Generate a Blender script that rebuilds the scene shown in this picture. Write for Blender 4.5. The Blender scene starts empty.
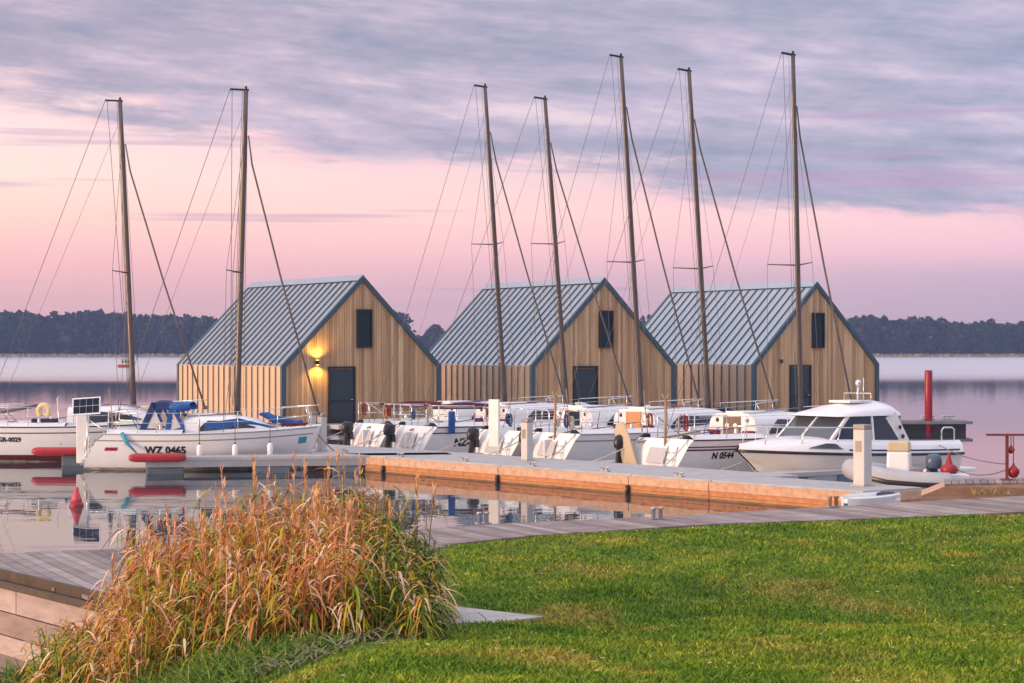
import bpy, bmesh, math, random
import numpy as np
from mathutils import Vector, Matrix
random.seed(7); np.random.seed(7)
R = math.radians
S = bpy.context.scene
COL = S.collection

def lin(r, g, b, k=1.0):
    f = lambda c: (c/255/12.92 if c/255 <= .04045 else ((c/255+.055)/1.055)**2.4)*k
    return (f(r), f(g), f(b), 1)

# ------------------------------------------------------------------ camera
CAMZ, F, HY, CX = 3.2, 2000.0, 348.6, 512.0
cd = bpy.data.cameras.new('camera'); cam = bpy.data.objects.new('camera', cd); COL.objects.link(cam)
cd.sensor_width = 36; cd.lens = 36*F/1024; cd.clip_start = .1; cd.clip_end = 5000
cd.shift_y = (HY-341.5)/1024
cam.location = (0, 0, CAMZ); cam.rotation_euler = (R(90), 0, 0)
S.camera = cam
S.view_settings.view_transform = 'Standard'; S.view_settings.look = 'None'
S.view_settings.exposure = 0.24; S.view_settings.gamma = 1.0

# ------------------------------------------------------------------ sky
SUN_AZ, SUN_EL = -115.0, 7.0          # degrees from +Y towards +X, and above the horizon
W = bpy.data.worlds.new('World'); S.world = W; W.use_nodes = True
nt = W.node_tree; nt.nodes.clear()
def N(t, **k):
    n = nt.nodes.new(t)
    for a, b in k.items(): setattr(n, a, b)
    return n
def setin(n, i, v):
    if hasattr(v, 'is_linked') or isinstance(v, bpy.types.NodeSocket): nt.links.new(v, n.inputs[i])
    else: n.inputs[i].default_value = v
def M(op, a, b=0.0, c=0.0, clamp=False):
    n = N('ShaderNodeMath', operation=op, use_clamp=clamp)
    for i, v in enumerate((a, b, c)): setin(n, i, v)
    return n.outputs[0]
def MR(v, a, b, c=0.0, d=1.0, smooth=True):
    n = N('ShaderNodeMapRange'); n.interpolation_type = 'SMOOTHSTEP' if smooth else 'LINEAR'
    for i, q in enumerate((v, a, b, c, d)): setin(n, i, q)
    return n.outputs[0]
def MIX(f, a, b, mode='MIX'):
    n = N('ShaderNodeMix', data_type='RGBA', blend_type=mode)
    setin(n, 0, f); setin(n, 6, a); setin(n, 7, b)
    return n.outputs[2]
def RAMP(v, stops):
    n = N('ShaderNodeValToRGB'); setin(n, 0, v); e = n.color_ramp.elements
    while len(e) < len(stops): e.new(.5)
    for q, (p, c) in zip(e, stops): q.position = p; q.color = c
    return n.outputs[0]
def NOISE(vec, scale, detail=4, rough=.5):
    n = N('ShaderNodeTexNoise'); setin(n, 'Vector', vec); n.inputs['Scale'].default_value = scale
    n.inputs['Detail'].default_value = detail; n.inputs['Roughness'].default_value = rough
    return n.outputs[0]
def XYZ(x, y, z):
    n = N('ShaderNodeCombineXYZ'); setin(n, 0, x); setin(n, 1, y); setin(n, 2, z); return n.outputs[0]
tc = N('ShaderNodeTexCoord'); sp = N('ShaderNodeSeparateXYZ'); nt.links.new(tc.outputs['Generated'], sp.inputs[0])
dx, dy, dz = sp.outputs
EL = M('MULTIPLY', M('ARCSINE', M('MAXIMUM', M('MINIMUM', dz, 1.0), -1.0)), 57.2958)
AZ = M('MULTIPLY', M('ARCTAN2', dx, dy), 57.2958)
s = M('MAXIMUM', M('MINIMUM', M('DIVIDE', AZ, 14.4), 1.6), -1.6)
sf = M('MULTIPLY_ADD', s, .5, .5, clamp=True)
e01 = M('DIVIDE', M('MAXIMUM', EL, 0.0), 12.0, clamp=True)
left = RAMP(e01, [(0, lin(212, 166, 170)), (.11, lin(231, 178, 176)), (.20, lin(248, 188, 186)), (.30, lin(255, 208, 192)),
                  (.40, lin(255, 222, 207)), (.55, lin(253, 220, 218)), (1, lin(208, 182, 202))])
right = RAMP(e01, [(0, lin(186, 162, 176)), (.10, lin(194, 168, 182)), (.17, lin(204, 174, 190)), (.235, lin(240, 192, 204)),
                   (.32, lin(248, 206, 208)), (.45, lin(212, 186, 208)), (1, lin(178, 170, 202))])
base = MIX(sf, left, right)
# cloud deck: its lower edge slopes down to the right
wv = XYZ(M('MULTIPLY', AZ, .10), M('MULTIPLY', EL, .50), 3.1)
n1 = NOISE(wv, 1.0, 6, .55)
wv2 = XYZ(M('MULTIPLY', AZ, .12), M('MULTIPLY_ADD', AZ, .07, M('MULTIPLY', EL, .85)), 8.4)
n2 = NOISE(wv2, 1.0, 7, .58)
n4 = NOISE(XYZ(M('MULTIPLY', AZ, .48), M('MULTIPLY_ADD', AZ, .16, M('MULTIPLY', EL, 2.1)), 5.5), 1.0, 8, .62)
edge = M('MULTIPLY_ADD', s, -1.55, 4.35)
c = M('ADD', M('SUBTRACT', EL, edge), M('MULTIPLY', M('ADD', M('SUBTRACT', n1, .5), M('MULTIPLY', M('SUBTRACT', n4, .5), .45)), 6.5))
mask = MR(c, -.25, .9)
n2 = M('MULTIPLY_ADD', M('SUBTRACT', n4, .5), .58, n2)
cl = RAMP(n2, [(.25, lin(146, 148, 172)), (.42, lin(170, 162, 182)), (.54, lin(194, 178, 196)), (.72, lin(240, 212, 214))])
cr = RAMP(n2, [(.25, lin(138, 148, 176)), (.42, lin(160, 163, 186)), (.54, lin(178, 173, 198)), (.72, lin(208, 196, 212))])
cloud = MIX(sf, cl, cr)
rim = M('MULTIPLY', MR(c, -.3, .35), MR(c, 1.6, .5))
rim = M('MULTIPLY', rim, MR(n2, .42, .58))
cloud = MIX(M('MULTIPLY', rim, .95), cloud, MIX(sf, lin(255, 212, 208), lin(250, 196, 208)))
sky = MIX(M('MULTIPLY', mask, .93), base, cloud)
# thin lavender streaks low in the clear band
wv3 = XYZ(M('MULTIPLY', AZ, .06), M('MULTIPLY', EL, 1.9), 1.7)
n3 = NOISE(wv3, 1.0, 3, .5)
st = M('MULTIPLY', MR(n3, .60, .70), MR(EL, .7, 1.6))
sky = MIX(M('MULTIPLY', st, .5), sky, lin(184, 152, 186))
# the sky above the picture: pale lavender overcast, warm towards the set sun at the left
hi = M('MULTIPLY', MR(EL, 11, 30), 1.0)
sky = MIX(hi, sky, (.70, .68, .78, 1))
hi2 = MR(EL, 30, 75)
sky = MIX(hi2, sky, (1.35, 1.28, 1.38, 1))
daz = M('ABSOLUTE', M('SUBTRACT', AZ, -68.0))
glow = M('MULTIPLY', MR(daz, 48, 20), MR(EL, 26, 4))
sky = MIX(glow, sky, (2.25, 1.20, .66, 1))
back = M('MULTIPLY', MR(M('ABSOLUTE', AZ), 110, 170), MR(EL, 40, 5))
sky = MIX(M('MULTIPLY', back, .6), sky, (.85, .66, .62, 1))
nish = N('ShaderNodeTexSky', sky_type='NISHITA'); nish.sun_disc = False
nish.sun_elevation = R(SUN_EL); nish.sun_rotation = R(SUN_AZ)
bgA = N('ShaderNodeBackground'); nt.links.new(sky, bgA.inputs[0]); bgA.inputs[1].default_value = 1.0
bgB = N('ShaderNodeBackground'); nt.links.new(nish.outputs[0], bgB.inputs[0]); bgB.inputs[1].default_value = .05
# the clear sky only shows well above the cloud deck
add = N('ShaderNodeAddShader'); mixb = N('ShaderNodeMixShader')
bgZ = N('ShaderNodeBackground'); bgZ.inputs[1].default_value = 0.0
nt.links.new(hi, mixb.inputs[0]); nt.links.new(bgZ.outputs[0], mixb.inputs[1]); nt.links.new(bgB.outputs[0], mixb.inputs[2])
nt.links.new(bgA.outputs[0], add.inputs[0]); nt.links.new(mixb.outputs[0], add.inputs[1])
wo = N('ShaderNodeOutputWorld'); nt.links.new(add.outputs[0], wo.inputs[0])

# ------------------------------------------------------------------ sun
ld = bpy.data.lights.new('sun', 'SUN'); ld.energy = 3.2; ld.angle = R(14); ld.color = (1, .66, .40)
lo = bpy.data.objects.new('sun', ld); COL.objects.link(lo)
tosun = Vector((math.sin(R(SUN_AZ))*math.cos(R(SUN_EL)), math.cos(R(SUN_AZ))*math.cos(R(SUN_EL)), math.sin(R(SUN_EL))))
lo.rotation_euler = tosun.to_track_quat('Z', 'Y').to_euler()

# ================================================================== helpers
def mat(name, col, rough=.5, metal=0.0, var=0.0, vscale=(3, 3, 3), col2=None, bump=0.0, bscale=(30, 30, 30),
        tint=None, spec=.5, emit=None, coat=0.0, trans=0.0):
    m = bpy.data.materials.new(name); m.use_nodes = True
    t = m.node_tree; p = t.nodes['Principled BSDF']
    L = t.links.new
    p.inputs['Roughness'].default_value = rough; p.inputs['Metallic'].default_value = metal
    p.inputs['Specular IOR Level'].default_value = spec; p.inputs['Coat Weight'].default_value = coat
    p.inputs['Transmission Weight'].default_value = trans
    tcn = t.nodes.new('ShaderNodeTexCoord')
    c4 = tuple(col[:3])+(1,)
    out = None
    def mp(sc):
        q = t.nodes.new('ShaderNodeMapping'); q.inputs['Scale'].default_value = sc; L(tcn.outputs['Object'], q.inputs[0]); return q.outputs[0]
    if tint:
        a = t.nodes.new('ShaderNodeAttribute'); a.attribute_name = 'tint'
        r = t.nodes.new('ShaderNodeValToRGB'); e = r.color_ramp.elements
        while len(e) < len(tint): e.new(.5)
        for q, (pp, cc) in zip(e, tint): q.position = pp; q.color = tuple(cc[:3])+(1,)
        L(a.outputs['Fac'], r.inputs[0]); out = r.outputs[0]
    if var or col2:
        nz = t.nodes.new('ShaderNodeTexNoise'); nz.inputs['Scale'].default_value = 1; nz.inputs['Detail'].default_value = 6
        nz.inputs['Roughness'].default_value = .6
        L(mp(vscale), nz.inputs['Vector'])
        mr = t.nodes.new('ShaderNodeMapRange'); mr.inputs[1].default_value = .32; mr.inputs[2].default_value = .68
        L(nz.outputs[0], mr.inputs[0])
        mx = t.nodes.new('ShaderNodeMix'); mx.data_type = 'RGBA'
        L(mr.outputs[0], mx.inputs[0])
        if out:
            mx.blend_type = 'MULTIPLY'; L(out, mx.inputs[6])
            mx.inputs[7].default_value = tuple(1-var for _ in range(3))+(1,)
        else:
            mx.inputs[6].default_value = c4
            mx.inputs[7].default_value = (tuple(col2[:3])+(1,)) if col2 else tuple(v*(1-var) for v in col[:3])+(1,)
        out = mx.outputs[2]
        if rough > .15:
            rr = t.nodes.new('ShaderNodeMapRange'); L(nz.outputs[0], rr.inputs[0])
            rr.inputs[1].default_value = .3; rr.inputs[2].default_value = .7
            rr.inputs[3].default_value = rough*.85; rr.inputs[4].default_value = min(1, rough*1.2)
            L(rr.outputs[0], p.inputs['Roughness'])
    if out: L(out, p.inputs['Base Color'])
    else: p.inputs['Base Color'].default_value = c4
    if bump:
        nb = t.nodes.new('ShaderNodeTexNoise'); nb.inputs['Scale'].default_value = 1; nb.inputs['Detail'].default_value = 4
        L(mp(bscale), nb.inputs['Vector'])
        b = t.nodes.new('ShaderNodeBump'); b.inputs['Strength'].default_value = bump; b.inputs['Distance'].default_value = .02
        L(nb.outputs[0], b.inputs['Height']); L(b.outputs[0], p.inputs['Normal'])
    if emit:
        p.inputs['Emission Color'].default_value = tuple(emit[0])+(1,); p.inputs['Emission Strength'].default_value = emit[1]
    return m

class MB:
    def __init__(s): s.v = []; s.f = []; s.sm = []; s.t = []; s.tint = 0.0; s.m = []; s.mi = 0
    def face(s, idx, sm=False): s.f.append(tuple(idx)); s.sm.append(sm); s.t.append(s.tint); s.m.append(s.mi)
    def add(s, vs, fs, sm=False):
        o = len(s.v); s.v += [tuple(p) for p in vs]
        for f in fs: s.face([i+o for i in f], sm)
        return s
    def box(s, c, d, rot=None, taper=1.0):
        h = [q/2 for q in d]; vs = []
        for z in (-1, 1):
            k = taper if z > 0 else 1
            for x, y in ((-1, -1), (1, -1), (1, 1), (-1, 1)):
                p = Vector((x*h[0]*k, y*h[1]*k, z*h[2]))
                if rot: p = rot @ p
                vs.append(p+Vector(c))
        return s.add(vs, [(3, 2, 1, 0), (4, 5, 6, 7), (0, 1, 5, 4), (1, 2, 6, 5), (2, 3, 7, 6), (3, 0, 4, 7)])
    def bar(s, a, b, w, h, up=(0, 0, 1)):        # rectangular bar from a to b
        a = Vector(a); b = Vector(b); d = (b-a); l = d.length; x = d.normalized()
        y = Vector(up).cross(x)
        if y.length < 1e-4: y = Vector((0, 1, 0)).cross(x)
        y.normalize(); z = x.cross(y)
        m = Matrix((x, y, z)).transposed()
        return s.box((a+b)/2, (l, w, h), m)
    def tube(s, pts, r, n=6, cap=True, sy=1.0):
        pts = [Vector(p) for p in pts]; rs = r if isinstance(r, (list, tuple)) else [r]*len(pts)
        rows = []; prev = None
        for i, p in enumerate(pts):
            d = (pts[min(i+1, len(pts)-1)]-pts[max(i-1, 0)]).normalized()
            if prev is None:
                u = d.cross(Vector((0, 1, 0)))
                if u.length < .1: u = d.cross(Vector((0, 0, 1)))
            else: u = prev-d*prev.dot(d)
            u.normalize(); prev = u; w = d.cross(u)
            rows.append([p+(u*math.cos(2*math.pi*k/n)+w*math.sin(2*math.pi*k/n)*sy)*rs[i] for k in range(n)])
        o = len(s.v)
        for q in rows: s.v += [tuple(p) for p in q]
        for i in range(len(rows)-1):
            for k in range(n):
                a = o+i*n+k; b = o+i*n+(k+1) % n
                s.face((a, b, b+n, a+n), True)
        if cap:
            s.face([o+k for k in range(n)][::-1]); s.face([o+(len(rows)-1)*n+k for k in range(n)])
        return s
    def grid(s, rows, sm=True, closed=False):
        o = len(s.v); n = len(rows[0])
        for q in rows: s.v += [tuple(p) for p in q]
        for i in range(len(rows)-1):
            for k in range(n if closed else n-1):
                a = o+i*n+k; b = o+i*n+(k+1) % n
                s.face((a, b, b+n, a+n), sm)
        return s
    def poly(s, pts): return s.add(pts, [tuple(range(len(pts)))])
    def prism(s, pts, d):
        n = len(pts); d = Vector(d); a = [Vector(p) for p in pts]
        return s.add(a+[p+d for p in a], [tuple(range(n))[::-1], tuple(range(n, 2*n))]+[(i, (i+1) % n, (i+1) % n+n, i+n) for i in range(n)])
    def lathe(s, prof, c=(0, 0, 0), n=16, ax=None):
        rows = []
        for r, z in prof:
            q = [Vector((r*math.cos(2*math.pi*k/n), r*math.sin(2*math.pi*k/n), z)) for k in range(n)]
            if ax: q = [ax @ p for p in q]
            rows.append([p+Vector(c) for p in q])
        s.grid(rows, True, True)
        o = len(s.v)-n*len(prof)
        if prof[0][0] > 1e-3: s.face([o+k for k in range(n)][::-1])
        if prof[-1][0] > 1e-3: s.face([o+(len(prof)-1)*n+k for k in range(n)])
        return s
    def build(s, name, m=None, parent=None, bevel=0, recalc=True):
        me = bpy.data.meshes.new(name)
        me.from_pydata(s.v, [], s.f)
        me.polygons.foreach_set('use_smooth', s.sm)
        if any(s.t):
            a = me.attributes.new('tint', 'FLOAT', 'FACE'); a.data.foreach_set('value', s.t)
        if recalc:
            bm = bmesh.new(); bm.from_mesh(me); bmesh.ops.recalc_face_normals(bm, faces=bm.faces); bm.to_mesh(me); bm.free()
        for q in (m if isinstance(m, (list, tuple)) else [m] if m else []): me.materials.append(q)
        if any(s.m): me.polygons.foreach_set('material_index', s.m)
        o = bpy.data.objects.new(name, me); COL.objects.link(o)
        if parent: o.parent = parent
        if bevel:
            b = o.modifiers.new('bevel', 'BEVEL'); b.width = bevel; b.segments = 2; b.limit_method = 'ANGLE'
        return o

def tag(o, label=None, cat=None, group=None, kind=None):
    if label: o['label'] = label
    if cat: o['category'] = cat
    if group: o['group'] = group
    if kind: o['kind'] = kind
    return o
def thing(name, label, cat, loc=(0, 0, 0), rz=0.0, group=None):
    o = bpy.data.objects.new(name, None); COL.objects.link(o); o.empty_display_size = .2
    o.location = loc; o.rotation_euler = (0, 0, rz)
    return tag(o, label, cat, group)
def copy_thing(o, loc, rz=None, label=None):
    c = o.copy(); COL.objects.link(c); c.location = loc
    if rz is not None: c.rotation_euler = (0, 0, rz)
    if label: c['label'] = label
    for ch in list(o.children):
        d = ch.copy(); COL.objects.link(d); d.parent = c
        for g in list(ch.children):
            e = g.copy(); COL.objects.link(e); e.parent = d
    return c
def at(px, d, z=0.0): return Vector(((px-CX)*d/F, d, z))
def onplane(px, py, z=0.0):
    d = (CAMZ-z)*F/(py-HY); return Vector(((px-CX)*d/F, d, z))
def zof(py, d): return CAMZ-(py-HY)*d/F
def text_mesh(txt, size, bold=0.0):
    c = bpy.data.curves.new('t', 'FONT'); c.body = txt; c.size = size; c.offset = bold; c.resolution_u = 2
    o = bpy.data.objects.new('t', c); COL.objects.link(o)
    bpy.context.view_layer.update()
    me = bpy.data.meshes.new_from_object(o.evaluated_get(bpy.context.evaluated_depsgraph_get()))
    bpy.data.objects.remove(o); bpy.data.curves.remove(c)
    return me

# ------------------------------------------------------------------ materials
WHITE = mat('white_gelcoat', (.80, .80, .82), .28, var=.06, vscale=(2, 2, 4), coat=.3)
WHITE2 = mat('white_deck', (.76, .76, .77), .5, var=.10, vscale=(4, 4, 4))
GREYHULL = mat('hull_topside', (.74, .75, .78), .25, var=.07, vscale=(1.5, 1.5, 3), coat=.3)
GLASSD = mat('dark_window', (.012, .02, .035), .06, spec=.8)
PANE = mat('window_pane', (.008, .028, .036), .12, spec=.25)
NAVY = mat('navy_fabric', (.015, .03, .09), .8, var=.3)
BLUE = mat('blue_canvas', (.015, .10, .36), .75, var=.3, bump=.4, bscale=(12, 12, 12))
NAVYB = mat('navy_canvas', (.010, .035, .15), .75, var=.3, bump=.4, bscale=(12, 12, 12))
CLEARP = mat('clear_vinyl', (.70, .64, .62), .2, var=.2)
BURG = mat('burgundy_fabric', (.16, .012, .035), .8, var=.3)
BLACK = mat('black_plastic', (.015, .015, .018), .35, var=.3)
GREYM = mat('galvanised_metal', (.45, .46, .48), .4, .7, var=.2)
STEEL = mat('stainless_steel', (.72, .70, .70), .25, .85)
MASTM = mat('anodised_mast', (.115, .095, .088), .4, .35, var=.15, vscale=(6, 6, 1))
WIRE = mat('rigging_wire', (.16, .14, .15), .5, .2)
FURL = mat('furled_sail_cover', (.15, .13, .125), .8, var=.3)
DRED = mat('red_antifouling', (.11, .008, .012), .6, var=.3)
RED = mat('red_plastic', (.42, .018, .028), .4, var=.25, vscale=(6, 6, 6))
DARKRED = mat('red_paint', (.35, .012, .025), .45, var=.3, vscale=(3, 3, 3))
ORANGE = mat('orange_plastic', (.62, .27, .09), .5, var=.2)
PINKB = mat('faded_red_buoy', (.62, .07, .10), .5, var=.3, vscale=(8, 8, 8))
RUST = mat('rusty_metal', (.22, .05, .045), .7, .2, var=.4, vscale=(12, 12, 12))
BEIGE = mat('beige_varnish', (.52, .42, .30), .45, var=.15, vscale=(4, 4, 1))
BROWN = mat('brown_wood', (.22, .13, .08), .5, var=.3, vscale=(8, 8, 2))
TEAK = mat('wood_post', (.40, .25, .14), .6, var=.4, vscale=(12, 12, 3))
PAPER = mat('black_lettering', (.01, .01, .012), .5)
TURQ = mat('turquoise_mark', (.04, .30, .42), .5)
METALCL = mat('standing_seam_metal', (.70, .59, .47), .34, .85, var=.10, vscale=(1.2, 1.2, .6), bump=.05, bscale=(1.5, 1.5, 1.2))  # base shifted to tan, adding the warm sunset reflection as colour
ROOFM = mat('roof_metal', (.50, .54, .58), .33, .92, var=.10, vscale=(1.2, 1.2, .6), bump=.05, bscale=(1.5, 1.5, 1.2))
SEAM = mat('metal_seam', (.11, .13, .145), .4, .6, var=.15)  # darkened so the shadow side of each rib is in the colour
TRIM = mat('blue_grey_trim', (.055, .10, .13), .45, .3, var=.15)
LARCH = mat('larch_cladding', (.4, .26, .15), .65, var=.30, vscale=(6, 6, .5), bump=.3, bscale=(60, 60, 3),
            tint=[(0, (.38, .22, .11)), (.35, (.53, .33, .17)), (.7, (.61, .39, .21)), (1, (.70, .49, .29))])
DOORM = mat('anthracite_frame', (.02, .024, .028), .4, .3)
FLOAT = mat('grey_float', (.12, .16, .20), .5, var=.3, vscale=(2, 2, 4))
CONC = mat('dock_concrete', (.42, .41, .42), .75, var=.22, vscale=(2.5, 2.5, 2.5), bump=.25, bscale=(14, 14, 14))
CONC2 = mat('pale_concrete', (.46, .43, .42), .8, var=.25, vscale=(3, 3, 3), bump=.3, bscale=(20, 20, 20))
PONT = mat('weathered_pontoon_deck', (.17, .18, .20), .75, var=.3, vscale=(2, 6, 2))
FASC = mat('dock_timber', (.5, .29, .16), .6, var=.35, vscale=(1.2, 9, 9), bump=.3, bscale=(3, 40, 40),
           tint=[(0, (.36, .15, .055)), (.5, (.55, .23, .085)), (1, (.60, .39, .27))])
PLANK = mat('weathered_boards', (.3, .26, .24), .75, var=.35, vscale=(3, 3, 3), bump=.35, bscale=(30, 30, 30),
            tint=[(0, (.20, .155, .15)), (.3, (.27, .21, .205)), (.7, (.32, .26, .25)), (1, (.41, .345, .33))])
PLANKW = mat('pale_weathered_planks', (.4, .3, .28), .7, var=.3, vscale=(2, 2, 9), bump=.35, bscale=(6, 6, 40),
             tint=[(0, (.30, .21, .19)), (.5, (.40, .30, .28)), (1, (.50, .39, .37))])
RUBBER = mat('grey_inflatable', (.40, .41, .45), .5, var=.12)
PEDW = mat('pedestal_body', (.55, .54, .53), .45, var=.12, vscale=(3, 3, 3))
PEDC = mat('pedestal_cap', (.30, .28, .25), .4, .3)
LAMPG = mat('lamp_glow', (1, .7, .2), .5, emit=((1, .62, .12), 6))
SOLAR = mat('solar_cells', (.008, .012, .03), .3, spec=.2)
CREAM = mat('cream_cover', (.62, .52, .36), .7, var=.2)

STAIN = mat('waterline_grime', (.16, .15, .14), .6, var=.5, vscale=(5, 5, 9), col2=(.42, .40, .38))
SHADEW = mat('recess_shade_grey', (.48, .47, .50), .5, var=.15)  # white toned down to the shade inside a transom recess
ROPEW = mat('white_rope', (.62, .58, .52), .8, var=.3)
ROPER = mat('red_rope', (.34, .05, .05), .8, var=.3)
ROPEB = mat('blue_rope', (.05, .10, .28), .8, var=.3)
# ================================================================== WATER, GROUND
def water_mat():
    m = bpy.data.materials.new('lake_water'); m.use_nodes = True
    t = m.node_tree; t.nodes.clear(); L = t.links.new
    nn = t.nodes.new
    g = nn('ShaderNodeNewGeometry'); sep = nn('ShaderNodeSeparateXYZ'); L(g.outputs['Position'], sep.inputs[0])
    # wind ruffles the open water beyond the lee of the marina
    nz = nn('ShaderNodeTexNoise'); nz.inputs['Scale'].default_value = 1; nz.inputs['Detail'].default_value = 4
    mpn = nn('ShaderNodeMapping'); mpn.inputs['Scale'].default_value = (.006, .018, 1); L(g.outputs['Position'], mpn.inputs[0]); L(mpn.outputs[0], nz.inputs['Vector'])
    off = nn('ShaderNodeMath'); off.operation = 'MULTIPLY_ADD'; L(nz.outputs[0], off.inputs[0]); off.inputs[1].default_value = 90; L(sep.outputs[1], off.inputs[2])
    far = nn('ShaderNodeMapRange'); far.interpolation_type = 'SMOOTHSTEP'; L(off.outputs[0], far.inputs[0])
    far.inputs[1].default_value = 215; far.inputs[2].default_value = 300; far.inputs[3].default_value = 0; far.inputs[4].default_value = 1
    rg = nn('ShaderNodeMapRange'); L(far.outputs[0], rg.inputs[0]); rg.inputs[3].default_value = .012; rg.inputs[4].default_value = .24
    mid = nn('ShaderNodeMapRange'); L(sep.outputs[1], mid.inputs[0]); mid.inputs[1].default_value = 50; mid.inputs[2].default_value = 130; mid.inputs[3].default_value = 0; mid.inputs[4].default_value = .012
    ad = nn('ShaderNodeMath'); ad.operation = 'ADD'; L(rg.outputs[0], ad.inputs[0]); L(mid.outputs[0], ad.inputs[1])
    w1 = nn('ShaderNodeTexNoise'); w1.inputs['Scale'].default_value = 1; w1.inputs['Detail'].default_value = 3
    m1 = nn('ShaderNodeMapping'); m1.inputs['Scale'].default_value = (.35, 1.1, 1); L(g.outputs['Position'], m1.inputs[0]); L(m1.outputs[0], w1.inputs['Vector'])
    b = nn('ShaderNodeBump'); b.inputs['Strength'].default_value = .035; b.inputs['Distance'].default_value = .12; L(w1.outputs[0], b.inputs['Height'])
    gl = nn('ShaderNodeBsdfGlossy'); gl.inputs['Color'].default_value = (1, .99, .98, 1)
    L(ad.outputs[0], gl.inputs['Roughness']); L(b.outputs[0], gl.inputs['Normal'])
    df = nn('ShaderNodeBsdfDiffuse'); df.inputs['Color'].default_value = (.03, .04, .05, 1)
    fr = nn('ShaderNodeFresnel'); fr.inputs['IOR'].default_value = 6.0; L(b.outputs[0], fr.inputs['Normal'])
    mx = nn('ShaderNodeMixShader'); L(fr.outputs[0], mx.inputs[0]); L(df.outputs[0], mx.inputs[1]); L(gl.outputs[0], mx.inputs[2])
    o = nn('ShaderNodeOutputMaterial'); L(mx.outputs[0], o.inputs[0])
    return m
tag(MB().poly([(-900, -60, 0), (900, -60, 0), (900, 1100, 0), (-900, 1100, 0)]).build('water', water_mat()), kind='structure')

# near edge of the boardwalk towards the lawn, west to east
NEAR = [(-1.6, 21.5), (-.77, 24.6), (.33, 25.75), (2.78, 27.4), (5.4, 28.4), (7.5, 29.4), (13, 31.6), (22, 35)]
def near_y(x):
    p = NEAR
    if x <= p[1][0]: return p[1][1]+(x-p[1][0])*.9
    for (a, b), (c_, d_) in zip(p[1:], p[2:]):
        if x <= c_: return b+(d_-b)*(x-a)/(c_-a)
    return p[-1][1]
def ss(x): x = min(1, max(0, x)); return x*x*(3-2*x)
SLAB = [(-1.75, 18.5), (-.75, 18.75), (.28, 17.85), (-.2, 17.42), (-1.75, 17.4)]
def in_slab(x, y, g=0.0):
    c = [sum(p[i] for p in SLAB)/5 for i in (0, 1)]; ok = False
    P_ = [(c[0]+(p[0]-c[0])*(1+g), c[1]+(p[1]-c[1])*(1+g)) for p in SLAB]
    for (x0, y0), (x1, y1) in zip(P_, P_[1:]+P_[:1]):
        if (y0 > y) != (y1 > y) and x < (x1-x0)*(y-y0)/(y1-y0)+x0: ok = not ok
    return ok
def gz(x, y):
    lawn = .80+max(0, 17.5-y)*.085+.018*math.sin(x*1.3+y*.7)+.012*math.sin(x*2.9-y*1.7)
    ed = y-near_y(x)
    if ed > -.5: lawn -= ss((ed+.5)/.5)*(lawn-.76)
    if ed > .2: lawn -= ss((ed-.2)/1.5)*2.2
    k = ss((-.75-x-.06*max(0, y-17)**2*0)/3.4)
    if y < 18.6: z = lawn-k*(lawn-.12)
    else:
        z = lawn-k*(lawn-.12)
        z -= ss((y-18.6)/1.5)*ss((-.9-x)/.9)*1.6
    if in_slab(x, y, .12): z = min(z, .775)
    return z
LAWN = bpy.data.materials.new('lawn_soil'); LAWN.use_nodes = True
def lawn_nodes(m, soil):
    t = m.node_tree; L = t.links.new; nn = t.nodes.new; p = t.nodes['Principled BSDF']
    p.inputs['Roughness'].default_value = .8; p.inputs['Specular IOR Level'].default_value = .15
    g = nn('ShaderNodeNewGeometry')
    def noise(sc, det, seed):
        a = nn('ShaderNodeMapping'); a.inputs['Scale'].default_value = sc; a.inputs['Location'].default_value = (seed, seed, 0)
        L(g.outputs['Position'], a.inputs[0]); n = nn('ShaderNodeTexNoise'); n.inputs['Scale'].default_value = 1; n.inputs['Detail'].default_value = det; n.inputs['Roughness'].default_value = .66
        L(a.outputs[0], n.inputs['Vector']); return n.outputs[0]
    def ramp(v, stops):
        r = nn('ShaderNodeValToRGB'); e = r.color_ramp.elements
        while len(e) < len(stops): e.new(.5)
        for q, (pp, cc) in zip(e, stops): q.position = pp; q.color = tuple(cc)+(1,)
        L(v, r.inputs[0]); return r.outputs[0]
    def mix(f, a, b, mode='MIX'):
        n = nn('ShaderNodeMix'); n.data_type = 'RGBA'; n.blend_type = mode
        for i, v in ((0, f), (6, a), (7, b)):
            if isinstance(v, bpy.types.NodeSocket): L(v, n.inputs[i])
            else: n.inputs[i].default_value = v
        return n.outputs[2]
    k = .95 if soil else 1.7
    c = ramp(noise((1.3, .8, 1), 7, 2.0), [(.30, (.045*k, .105*k, .008*k)), (.48, (.085*k, .15*k, .012*k)), (.62, (.15*k, .19*k, .018*k)), (.75, (.24*k, .22*k, .035*k))])
    # dry straw patches
    dry = noise((.8, .42, 1), 7, 9.0)
    mr = nn('ShaderNodeMapRange'); L(dry, mr.inputs[0]); mr.inputs[1].default_value = .52; mr.inputs[2].default_value = .70; mr.inputs[4].default_value = .60
    c = mix(mr.outputs[0], c, (.30*k, .20*k, .055*k, 1))
    if not soil:
        a = nn('ShaderNodeAttribute'); a.attribute_name = 'tint'
        c = mix(1.0, c, ramp(a.outputs['Fac'], [(0, (.45, .50, .45)), (.5, (1, 1, 1)), (.9, (1.5, 1.35, 1.2)), (1, (2.4, 1.8, 1.6))]), 'MULTIPLY')
    L(c, p.inputs['Base Color'])
lawn_nodes(LAWN, True)
BLADE = bpy.data.materials.new('grass_blades'); BLADE.use_nodes = True; lawn_nodes(BLADE, False)
xs = np.concatenate([np.arange(-14, -5, 1.0), np.arange(-5, 10, .25), np.arange(10, 24, 1.0)]); ys = np.concatenate([np.arange(-20, 8, 2.0), np.arange(8, 36.1, .25)])
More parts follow.
